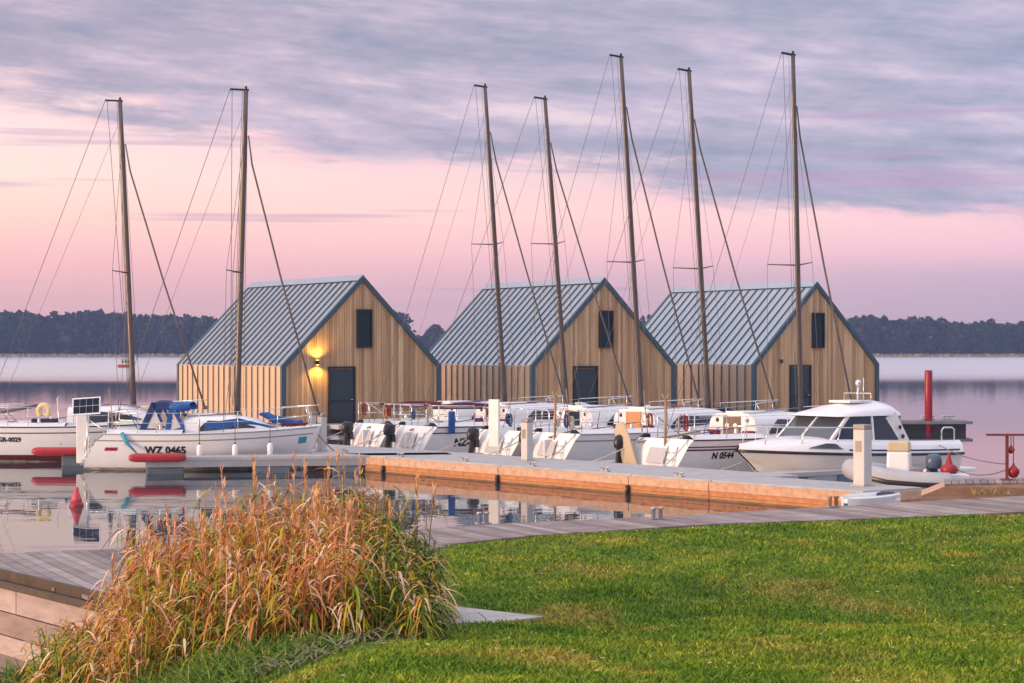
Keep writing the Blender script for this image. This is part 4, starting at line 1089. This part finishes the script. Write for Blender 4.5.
# ------------------------------------------------------------------ small boats
def motor_cruiser():
    bow, stern = at(737, 46.2), at(928, 49.9)
    h = (bow-stern).normalized(); L = (bow-stern).length
    t = thing('motor_cruiser', 'white cabin motor cruiser moored bow towards the dock at the right', 'motorboat', stern, math.atan2(h.y, h.x))
    B = 2.5
    def b(q): return B/2*(.93+.07*math.sin(q/.5*1.57)) if q < .5 else B/2*max(.03, 1-((q-.5)/.5)**2.5)
    def zs(q): return .66+.20*q**1.5
    def zk(q): return -.35+.55*max(0, (q-.55)/.45)**2
    def zc(q): return -.02+.42*max(0, (q-.4)/.6)**1.6
    m = MB(); rows = []
    for i in range(21):
        q = i/20; bb = b(q); x = L*q
        xs_ = x-.55*q**6; xk = x-.95*q**6
        half = [(bb, zs(q), x), (bb*.97, zs(q)-.10, x-.1*q**6), (bb*.90, (zs(q)+zc(q))/2, (x+xs_)/2), (bb*.82, zc(q), xs_), (bb*.78, zc(q)-.02, xs_), (0, zk(q), xk)]
        rows.append([Vector((c, y, z)) for y, z, c in half]+[Vector((c, -y, z)) for y, z, c in half[-2::-1]])
    m.grid(rows); m.poly(rows[0]); m.build('hull', mat('cream_hull', (.72, .68, .65), .3, var=.08, vscale=(1, 1, 3), coat=.3), t)
    m = MB()
    for sd in (-1, 1): m.tube([Vector((L*q, sd*(b(q)+.01), zs(q)-.02)) for q in [i/20 for i in range(21)]], .035, 6)
    m.build('rub_rail', BLACK, t)
    # superstructure: white topsides above the rail, foredeck
    m = MB(); rows = []
    for i in range(21):
        q = i/20; bb = b(q); e = .30*(1-max(0, (q-.62)/.38)**1.5*.80) if q > .28 else .30
        rows.append([Vector((L*q, bb, zs(q))), Vector((L*q-.02, bb*.96, zs(q)+e*.6)), Vector((L*q-.04, bb*.86, zs(q)+e)), Vector((L*q-.04, bb*.45, zs(q)+e+(.06 if q > .3 else -.35))), Vector((L*q-.04, 0, zs(q)+e+(.08 if q > .3 else -.35)))]
                    +[Vector((L*q-.04, -bb*.45, zs(q)+e+(.06 if q > .3 else -.35))), Vector((L*q-.04, -bb*.86, zs(q)+e)), Vector((L*q-.02, -bb*.96, zs(q)+e*.6)), Vector((L*q, -bb, zs(q)))])
    m.grid(rows); m.build('deck', WHITE, t)
    for sd in (-1, 1):
        m = MB(); m.grid([[Vector((L*q, sd*(b(q)*(.98-.043*j)+.016), zs(q)+.10+.12*j*min(1, (q-.64)*30, (.785-q)*14))) for j in (0, .5, 1)] for q in [.645+.135*i/10 for i in range(11)]])
        m.build('hull_window', GLASSD, t)
    # cabin: pillars, glass, roof
    w = .98; zb, zt = 1.02, 1.62
    xa, xb_, xc, xd = L*.34, L*.46, L*.585, L*.70     # aft end, mid pillar, windscreen top, windscreen foot
    pr = MB(); wt = w*.86
    for sd in (-1, 1):
        pr.bar((xd-.05, sd*w*.93, zb-.12), (xc-.1, sd*wt, zt), .07, .07); pr.bar((xb_, sd*w, zb-.1), (xb_-.05, sd*wt*1.02, zt), .05, .09); pr.bar((xa-.35, sd*w, zb-.25), (xa+.10, sd*wt*1.02, zt), .06, .34)
        pr.bar((xa-.2, sd*w, zb-.14), (xd-.1, sd*w*.96, zb-.10), .06, .22)
    pr.bar((xd+.02, 0, zb-.06), (xc+.0, 0, zt), .05, .06); pr.bar((xd-.03, w*.92, zb-.12), (xd-.03, -w*.92, zb-.12), .14, .16)
    ca = pr.build('cabin', WHITE, t)
    for sd in (-1, 1):
        MB().poly([(xd-.12, sd*w*.94, zb), (xc-.14, sd*wt*.99, zt), (xb_+.0, sd*wt*1.0, zt), (xb_+.03, sd*w*.98, zb)]).build('side_window', GLASSD, ca)
        MB().poly([(xb_-.03, sd*w*.98, zb), (xb_-.07, sd*wt, zt), (xa+.14, sd*wt, zt), (xa-.12, sd*w*.97, zb)]).build('side_window', GLASSD, ca)
        MB().poly([(xd, sd*.04, zb-.03), (xd-.06, sd*w*.90, zb-.05), (xc-.08, sd*wt*.95, zt), (xc-.02, sd*.04, zt)]).build('windscreen', mat('screen_glass', (.05, .06, .08), .08, spec=.9), ca)
        for k in range(2):
            m = MB(); m.lathe([(0, 0), (.055, 0), (.05, .01), (0, .012)], (xa-.10-.10*k, sd*(w+.035), zb+.30-.22*k), 12, Matrix.Rotation(R(90*-sd if sd > 0 else 90), 3, 'X')); m.build('vent', BLACK, ca)
    m = MB(); rows = []
    x0, x1 = xa-.25, xc+.28
    for i in range(13):
        u = i/12; x = x0+(x1-x0)*u; ww = wt*1.10*(1-.06*abs(u-.4)); f = min(1, u*16+.25, (1-u)*2.6)**.6
        hh = .30*(1-.55*u)*f
        rows.append([Vector((x, ww*y, zt-.02+.07*(1-y*y)*f+hh*max(0, 1-abs(y))**.22 if abs(y) < 1 else zt-.02)) for y in (-1, -.96, -.85, -.6, -.3, 0, .3, .6, .85, .96, 1)])
    m.grid(rows); m.poly([Vector((x0, wt*1.07, zt-.03)), Vector((x1, wt*1.0, zt-.03)), Vector((x1, -wt*1.0, zt-.03)), Vector((x0, -wt*1.07, zt-.03))]); m.build('cabin_roof', WHITE, t)
    m = MB(); m.box((L*.43, 0, 1.925), (.70, .7, .06)); m.build('sliding_hatch', WHITE2, t, bevel=.01)
    # bow rails
    m = MB()
    for sd in (-1, 1):
        top_ = [Vector((L*.50, sd*b(.5)*.93, zs(.5)+.30)), Vector((L*.58, sd*b(.58)*.92, zs(.58)+.60)), Vector((L*.75, sd*b(.75)*.90, zs(.75)+.58)), Vector((L*.92, sd*b(.92)*.80, zs(.92)+.55)), Vector((L*1.0, 0, zs(1)+.55))]
        m.tube(top_, .015, 6)
        for q in (.66, .80, .92): m.tube([Vector((L*q-.12, sd*b(q)*.9, zs(q)+.57)), Vector((L*q, sd*b(q)*.88, zs(q)+.15))], .013, 5)
    m.build('bow_rail', STEEL, t)
    m = MB()
    for sd in (-1, 1): m.tube([(.10, sd*.95, .9), (.10, sd*.95, 1.22), (.18, sd*.95, 1.27), (.48, sd*.95, 1.27), (.55, sd*.95, 1.20), (.55, sd*.95, .9)], .02, 6)
    m.build('stern_rail', STEEL, t)
    m = MB(); m.box((-.30, 0, .22), (.7, 2.0, .10)); m.build('swim_platform', WHITE2, t, bevel=.03)
    m = MB(); m.tube([(xa+.3, 0, 1.95), (xa+.28, 0, 2.30)], .03, 6); m.tube([(xa+.3, -.45, 1.9), (xa+.3, -.45, 2.12), (xa+.3, .45, 2.12), (xa+.3, .45, 1.9)], .016, 5); m.lathe([(.05, 2.30), (.07, 2.33), (.07, 2.42), (0, 2.45)], (xa+.28, 0, 0), 10); m.tube([(xa+.5, .4, 1.9), (xa+.5, .4, 2.5)], .012, 5); m.build('light_mast', STEEL, t)
    m = MB()
    for k in range(5): m.tube([Vector((L*.86+.1*math.cos(w_), .12*math.sin(w_)+.05*k, zs(.86)+.15+.015*k)) for w_ in [j*.7 for j in range(10)]], .015, 4)
    m.build('rope_coil', PEDW, t)
    m = MB(); m.patch = None
    sm = MB()
    for sd in (-1, 1): sm.grid([[Vector((L*q, sd*(b(q)*.985+.012), zs(q)+.06)), Vector((L*q, sd*(b(q)*.98+.012), zs(q)+.095))] for q in [.02+.60*i/12 for i in range(13)]])
    sm.build('side_stripe', NAVY, t)
    return stern, h
CR, CRH = motor_cruiser()

def rib():
    bow, stern = at(852, 43.6), at(951, 43.0)
    h = (bow-stern).normalized(); L = (bow-stern).length
    t = thing('inflatable_boat', 'grey inflatable boat with black band moored behind the right pedestal', 'inflatable boat', stern, math.atan2(h.y, h.x))
    w = .62; r = .23
    path = [(-.28, -w, .33), (0, -w, .34), (L*.3, -w, .35), (L*.6, -w*.97, .39), (L*.82, -w*.75, .48), (L*.95, -w*.36, .56), (L*1.0, 0, .58)]
    path = path+[(x, -y, z) for x, y, z in path[-2::-1]]
    rr = [.06]+[r]*(len(path)-2)+[.06]
    MB().tube(path, rr, 14).build('tube', RUBBER, t)
    m = MB()
    for sd in (-1, 1):
        pp = [Vector((x, (y-.0)+(-1 if y < 0 else 1)*r*1.01, z-.03)) for x, y, z in path[1:6]]
        if sd > 0: pp = [Vector((p.x, -p.y, p.z)) for p in pp]
        rows = [[p+Vector((0, -sd*0, .05)), p+Vector((0, (1 if p.y > 0 else -1)*.02, 0)), p+Vector((0, 0, -.06))] for p in pp]; m.grid(rows)
    m.build('rubbing_strake', BLACK, t)
    m = MB(); m.add([(-.05, -w, .16), (L*.75, -w*.7, .22), (L*.95, 0, .36), (L*.75, w*.7, .22), (-.05, w, .16), (-.05, 0, -.22), (L*.7, 0, -.15)], [(0, 1, 2, 3, 4), (0, 5, 6, 1), (1, 6, 2), (2, 6, 3), (3, 6, 5, 4), (0, 4, 5)]); m.build('hull', mat('grey_grp', (.35, .34, .36), .5), t)
    MB().box((.52, 0, .36), (.06, .9, .5)).build('transom_board', WHITE2, t)
    m = MB(); m.box((L*.52, 0, .62), (.52, .56, .72), taper=.92); c = m.build('console', WHITE, t, bevel=.05)
    m = MB(); m.box((L*.52, 0, 1.09), (.48, .50, .22), taper=.94); m.build('console_cover', CREAM, c, bevel=.04)
    m = MB()
    for k in range(7): m.tube([Vector((L*.52-.2+.4*random.random(), -.24, 1.02+.06*random.random())) for _ in range(3)], .02, 5)
    m.build('cover_lacing', mat('green_cord', (.12, .22, .06), .8), c)
    MB().box((L*.30, 0, .45), (.4, .6, .3)).build('seat', BROWN, t, bevel=.03)
    outboard(t, (.42, 0, .60), k=.86, cowl=mat('blue_grey_cowl', (.06, .10, .17), .35), tilt=5)
    return stern, h, L
RS, RH, RL = rib()
p = at(949, 42.8, .52)
t = thing('marker_buoy', 'red cone topped buoy lying on the stern of the grey inflatable', 'buoy', p)
MB().lathe([(.15, 0), (.26, .03), (.28, .12), (.24, .2), (.12, .24), (.06, .42), (.05, .5), (0, .52)], n=16).build('float', DARKRED, t); t.scale = (.68, .68, .85)
MB().box((.12, -.1, -.06), (.9, .45, .14)).build('white_board', WHITE, t, bevel=.03)

def dinghy():
    p = at(853, 31.9, 0); t = thing('dinghy', 'small blue and white dinghy at the end of the dock beside the boardwalk', 'dinghy', p, R(52))
    t.scale = (1, 1, 1.78)
    L, B = 1.5, .62
    def b(q): return B/2*(.35+.65*math.sin(min(1, q/.45)*1.57)) if q < .45 else B/2*max(.4, 1-((q-.45)/.55)**2.4*.35)
    m = MB(); rows = []; ri = []
    for i in range(17):
        q = i/16; bb = b(q)*(min(1, q*9+.15))**.5; x = -.25+L*q
        rows.append([Vector((x, bb, .46)), Vector((x+.04, bb*.92, .25)), Vector((x+.10*(1-q), bb*.6, -.02)), Vector((x+.10*(1-q), -bb*.6, -.02)), Vector((x+.04, -bb*.92, .25)), Vector((x, -bb, .46))])
        ri.append([Vector((x, bb, .46)), Vector((x, bb*.86, .475)), Vector((x, bb*.78, .42)), Vector((x, bb*.6, .12)), Vector((x, -bb*.6, .12)), Vector((x, -bb*.78, .42)), Vector((x, -bb*.86, .475)), Vector((x, -bb, .46))])
    m.grid(rows); m.poly(rows[0]); m.poly(rows[-1]); m.build('hull', WHITE, t)
    m = MB(); m.grid([[r[k] for k in (0, 1, 2)] for r in ri]); m.grid([[r[k] for k in (5, 6, 7)] for r in ri]); m.build('gunwale', WHITE, t)
    m = MB(); m.grid([[r[k] for k in (2, 3, 4, 5)] for r in ri]); m.poly([r for r in ri[0][2:6]]); m.build('interior', BLUE, t)
    MB().box((.95, 0, .40), (.30, .56, .06)).build('thwart', WHITE, t, bevel=.02)
    MB().box((1.02, -.05, .455), (.26, .22, .05)).build('cushion', NAVY, t, bevel=.02)
dinghy()

def houseboat():
    p = at(126, 338, 0); t = thing('cabin_boat', 'tiny dark cabin boat far out on the lake below the left forest', 'boat', p, R(172))
    m = MB(); m.prism([(-1.3, -.5, 0), (1.1, -.5, 0), (1.5, 0, .0), (1.1, .5, 0), (-1.3, .5, 0)], (0, 0, .5)); m.build('hull', DARKRED, t)
    m = MB(); m.box((-.1, 0, .95), (1.7, .8, .85)); m.build('cabin', PEDW, t)
    MB().box((-.1, 0, 1.42), (2.1, 1.0, .10)).build('roof', PEDC, t)
    for k in range(3): MB().box((-.65+.55*k, 0, 1.0), (.36, .84, .40)).build('window', GLASSD, t)
houseboat()

# ------------------------------------------------------------------ pedestals
def pedestal(px, base_y, d, h, w, label, zb=.43):
    p = at(px, d, zb); t = thing('service_pedestal', label, 'pedestal', p, R(-52), 'service pedestals standing on the dock')
    MB().box((0, 0, h/2), (w, w*.8, h)).build('column', PEDW, t, bevel=.02)
    MB().box((0, 0, h+.05), (w*1.03, w*.83, .10)).build('cap', PEDC, t, bevel=.02)
    for k in range(2): MB().box((-w/2-.008, 0, h*.74-k*.12), (.016, w*.42, .09)).build('socket', mat('socket_flap', (.20, .13, .06), .5), t)
    MB().box((0, -w*.4-.006, h*.70), (w*.5, .012, .22)).build('meter_door', PEDC, t)
    MB().box((0, 0, .012), (w*1.25, w*1.05, .024)).build('base_plate', GREYM, t)
def on_dock(px, back):       # along a sight line, 'back' metres from the back edge towards the camera
    o = D0-DN*back; k = (px-CX)/F; s_ = (k*o.y-o.x)/(DDIR.x-k*DDIR.y); return (o+DDIR*s_).y
pedestal(527, 0, on_dock(527, 1.0), .94, .25, 'grey service pedestal on the dock in front of the burgundy covered sailboat')
pedestal(862.5, 0, on_dock(862, 1.55), 1.14, .30, 'tall grey service pedestal on the dock end beside the inflatable boat')
pedestal(312, 0, 55.5, .92, .20, 'taller back white pedestal by the door of the lit house')
pedestal(322, 0, 54.0, .93, .22, 'front white pedestal at the bow of the boat WZ 0465')

# red pile and its pontoon beyond
p = at(928.5, 77.5, 0)
t = thing('mooring_pile', 'tall red mooring pile standing at the pontoon in open water', 'pile', p)
MB().lathe([(.15, -1), (.15, 2.3), (.13, 2.36), (0, 2.37)], n=16).build('pile_tube', mat('red_pile', (.30, .010, .028), .4, var=.25, vscale=(3, 3, 1)), t)
m = MB(); m.box((0, 0, .46), (.38, .38, .05)); m.build('pile_collar', DARKRED, t)
t = thing('pontoon', 'dark grey pontoon beside the red mooring pile', 'pontoon', at(880, 77.2, 0), R(4))
MB().box((.1, .55, .34), (7.0, 1.5, .12)).build('deck', PONT, t, bevel=.02)
MB().box((.1, .62, .08), (6.6, 1.1, .38)).build('float', BLACK, t)
for x in (.6, 1.9, 2.7): 
    o = cleat_bm().build('cleat', GREYM, t); o.location = (x, .15, .44); o.scale = (1.6, 1.6, 1.6)

# mooring buoy at the left
p = onplane(76.5, 506, 0)
t = thing('mooring_buoy', 'pink red cone buoy floating in the calm water at the left', 'buoy', p)
MB().lathe([(.05, -.12), (.14, -.08), (.15, .03), (.12, .08)], n=16).build('base', DARKRED, t)
MB().lathe([(.122, .075), (.085, .2), (.05, .28), (.045, .36), (.02, .39), (0, .39)], n=16).build('cone', PINKB, t)

# mooring lines
def line(pts_, label, r=.012, mt=WIRE):
    m = MB(); p = [Vector(q) for q in pts_]; out = []
    for a, b in zip(p, p[1:]):
        for k in range(8):
            u = k/8; out.append(a+(b-a)*u-Vector((0, 0, min((b-a).length, 4)*.025*4*u*(1-u))))
    out.append(p[-1]); m.tube(out, r, 5)
    tag(m.build('mooring_line', mt), label, 'rope', 'mooring lines')
for (t_, H_, s_, h_, L_b), nm in ((bA, 'the leftmost dockside sailboat'), (bB, 'the sailboat lettered NZ-'), (bC, 'the sailboat with the white raised rudder'), (bD, 'the sailboat with the orange companionway'), (bE, 'the sailboat lettered N 0544')):
    sd_ = Vector((h_.y, -h_.x, 0))
    for k, w_ in ((-1, 'port'), (1, 'starboard')):
        a = s_+sd_*k*H_.b(0)*.8+Vector((0, 0, H_.fb)); b = s_-h_*1.25+sd_*k*1.25+Vector((0, 0, .45))
        line([a, b], w_+' stern rope of '+nm, .015, ROPEW)
line([CR+Vector((0.15, -.3, .85)), TP+Vector((-.03, .0, .28))], 'upper rope from the cruiser stern to the T post')
line([at(957, 43.0, .60), TP+Vector((-.03, .0, .17))], 'lower rope from the inflatable to the T post')
line([at(318, 53.2, .92), at(334, 54.2, .43)], 'bow rope of the boat WZ 0465 down to the platform', .014)
line([at(745, 46.2, .62), dock_pt(722)+Vector((0, 0, .44))], 'bow rope of the motor cruiser down to the dock', .014, PEDW)

# ================================================================== REEDS
REED = mat('reed_leaves', (.4, .25, .1), .7, spec=.2, tint=[(0, (.05, .11, .010)), (.18, (.19, .26, .015)), (.32, (.46, .38, .025)), (.5, (.48, .18, .03)), (.72, (.54, .21, .075)), (.88, (.68, .40, .24)), (1, (.82, .66, .48))])
rg = random.Random(11)
m = MB()
def ribbon(m, pts_, w, wdir):
    rows = []
    n_ = len(pts_)
    for i, p in enumerate(pts_):
        u = i/(n_-1); ww = w*(.55+.45*min(1, u*4))*(1-u**2.5)+.0008
        rows.append([p-wdir*ww/2, p+wdir*ww/2])
    m.grid(rows, False)
def reed(x, y, h, mood, heads=False, lean=.18):
    z = gz(x, y)-.03
    a = rg.random()*6.283; le = rg.uniform(.02, lean)*h
    b = Vector((x, y, z)); tp = b+Vector((le*math.cos(a), le*math.sin(a), h))
    def st(u): return b+Vector((le*u*u*math.cos(a), le*u*u*math.sin(a), h*u))
    m.tint = min(1, max(.01, mood+rg.gauss(.05, .12)))
    m.tube([st(0), st(.4), st(.75), st(1)], [.006, .0055, .0045, .002], 4, False)
    nl = rg.randint(9, 14)
    for k in range(nl):
        u = .22+.74*(k+rg.random())/nl; p = st(u); aa = rg.random()*6.283
        d = Vector((math.cos(aa), math.sin(aa), 0)); ln = rg.uniform(.16, .36)*(.8+.4*(1-u)); dr = rg.uniform(.5, 1.7)
        sdv = Vector((-d.y, d.x, rg.uniform(-.3, .3))).normalized(); el = rg.uniform(.55, 1.2)
        pts_ = [p+d*ln*(q*math.cos(el*.7)+.12*q*q*dr)+Vector((0, 0, ln*(math.sin(el)*q-dr*1.0*q*q))) for q in (0, .25, .5, .72, .88, 1)]
        t_ = mood+rg.gauss(0, .17)
        if rg.random() < .17: t_ = rg.uniform(.80, 1)
        m.tint = min(1, max(.01, t_)); ribbon(m, pts_, rg.uniform(.011, .024), sdv)
    if heads:
        for k in range(16):
            u = .88+.12*k/16; p = st(min(1, u)) + Vector((0, 0, h*.05*k/16)); aa = rg.random()*6.283
            q = p+Vector((.018*math.cos(aa), .018*math.sin(aa), .05)); m.tint = rg.uniform(.78, .92)
            m.add([p, q, q+Vector((.004, 0, .035)), p+Vector((0, .004, .03))], [(0, 1, 2, 3)])
# clump outline seen from above: dense back part, loose left part
cnt = 0
while cnt < 1750:
    x = rg.uniform(-3.55, -.62); y = rg.uniform(15.2, 18.25)
    px = CX+x*F/y
    if px < 95 or px > 437: continue
    # envelope: height of the reed tops across the clump
    u = (px-95)/(437-95)
    env = .80+.68*math.sin(math.pi*min(1, (u+.16)/1.08))**.6
    if u > .9: env *= 1-.15*(u-.9)/.1
    env *= 1+.12*max(0, u-.5)
    if u < .12: env *= .75+2.0*u
    front = (y-15.2)/3.05
    h = env*(.60+.44*front)*rg.uniform(.70, 1.08)
    mood = .70-.14*math.sin(u*5)+(-.60*min(1, (u-.70)/.16) if u > .70 else 0)+(-.36 if rg.random() < .34 else 0)+rg.gauss(0, .08)
    if front < .36 and rg.random() < .62: mood = .08+.18*rg.random(); h *= .58
    reed(x, y, h, mood, rg.random() < .06 and h > .9); cnt += 1
for px, y, h, md in ((118, 17.2, 1.25, .8), (132, 17.5, 1.30, .75), (175, 17.6, 1.55, .85), (205, 17.7, 1.6, .8), (238, 17.9, 1.72, .85), (258, 17.9, 1.78, .2), (266, 17.9, 1.74, .25), (292, 17.9, 1.72, .8), (305, 17.8, 1.6, .35), (345, 17.8, 1.62, .15), (352, 17.8, 1.66, .2), (365, 17.7, 1.58, .18), (150, 17.4, 1.4, .8), (412, 17.5, 1.35, .12), (425, 17.5, 1.25, .12)):
    reed((px-CX)*y/F, y, h*.93, md, True, .1)
for _ in range(110):      # loose green sprigs at the foot of the plank wall
    y = rg.uniform(16.0, 18.2); px = rg.gauss(75, 26); 
    if px < 25: continue
    reed((px-CX)*y/F, y, rg.uniform(.35, .75), rg.choice((.12, .15, .25, .5)), False, .35)
tag(m.build('reed_bed', REED, recalc=False), 'dense clump of orange brown and green reeds beside the boardwalk', 'reeds', kind='stuff')

# rough green grass and cut straw at the foot of the reeds
GRASS2 = mat('rough_grass', (.1, .15, .02), .8, spec=.15, tint=[(0, (.04, .09, .010)), (.5, (.09, .19, .018)), (.8, (.18, .26, .03)), (1, (.38, .32, .12))])
pts = []
while len(pts) < 42000:
    y = random.uniform(11.0, 18.2); x = random.uniform(-4.6, -.3)
    if x > lawn_left(y)+random.gauss(0, .15) or x < -.255*y: continue
    pts.append((x, y, gz(x, y)-.01))
P = np.array(pts); n = len(P); nearr = np.clip((P[:, 1]-12)/6, .3, 1)
edge_ = np.clip((np.array([lawn_left(y) for y in P[:, 1]])-P[:, 0])/1.0, .12, 1)
blades('rough_grass', P, (.10+.30*np.random.rand(n)**1.4)*edge_, .010+.010*np.random.rand(n), .5+.6*np.random.rand(n), GRASS2, 'rough dark green grass growing at the foot of the reeds', 'grass', np.random.rand(n))
STRAW = mat('cut_straw', (.3, .27, .2), .9, tint=[(0, (.07, .09, .03)), (.6, (.15, .15, .07)), (1, (.26, .23, .13))])
m = MB()
for _ in range(700):
    y = random.uniform(13.0, 17.2); cxx = lawn_left(y)-.42; x = random.gauss(cxx, .30); z = gz(x, y)+.01+.07*random.random()
    a = random.random()*6.283; l = random.uniform(.08, .32); d = Vector((math.cos(a), math.sin(a), random.uniform(-.15, .35)))*l
    m.tint = max(.01, random.random()); p = Vector((x, y, z)); w_ = Vector((-d.y, d.x, 0)).normalized()*.007
    m.add([p-w_, p+w_, p+d*.5+w_+Vector((0, 0, .02)), p+d*.5-w_+Vector((0, 0, .02)), p+d], [(0, 1, 2, 3), (3, 2, 4)])
tag(m.build('cut_straw', STRAW, recalc=False), 'heap of grey cut straw between the reeds and the lawn', 'straw', kind='stuff')

m = MB(); rgl = random.Random(21)
for _ in range(420):
    y = rgl.uniform(9.5, 25); x = rgl.uniform(-.26*y, .26*y)
    if x < lawn_left(y)+.2 or y > near_y(x)-.15 or rgl.random() > .35+.5*math.sin(x*.9+y*.6)**2: continue
    z = gz(x, y)+rgl.uniform(.025, .05); a = rgl.random()*6.28; r_ = rgl.uniform(.014, .030); m.tint = max(.01, rgl.random())
    c_, s_ = math.cos(a)*r_, math.sin(a)*r_
    m.add([(x+c_, y+s_, z+.01), (x-s_*.6, y+c_*.6, z), (x-c_, y-s_, z+.006), (x+s_*.6, y-c_*.6, z+.004)], [(0, 1, 2, 3)])
tag(m.build('fallen_leaves', mat('fallen_leaf', (.3, .2, .06), .8, tint=[(0, (.16, .07, .025)), (.5, (.38, .22, .05)), (1, (.55, .48, .30))]), recalc=False), 'small yellow and brown fallen leaves scattered over the lawn', 'leaves', kind='stuff')
# ================================================================== HAZE
hz = MB().box((0, 380, 13), (1700, 1080, 29)).build('haze')
hm = bpy.data.materials.new('haze'); hm.use_nodes = True; q = hm.node_tree; q.nodes.clear()
pv = q.nodes.new('ShaderNodeVolumePrincipled'); pv.inputs['Color'].default_value = (.36, .50, .95, 1); pv.inputs['Density'].default_value = .00036
oo = q.nodes.new('ShaderNodeOutputMaterial'); q.links.new(pv.outputs[0], oo.inputs['Volume'])
hz.data.materials.append(hm); tag(hz, kind='stuff')
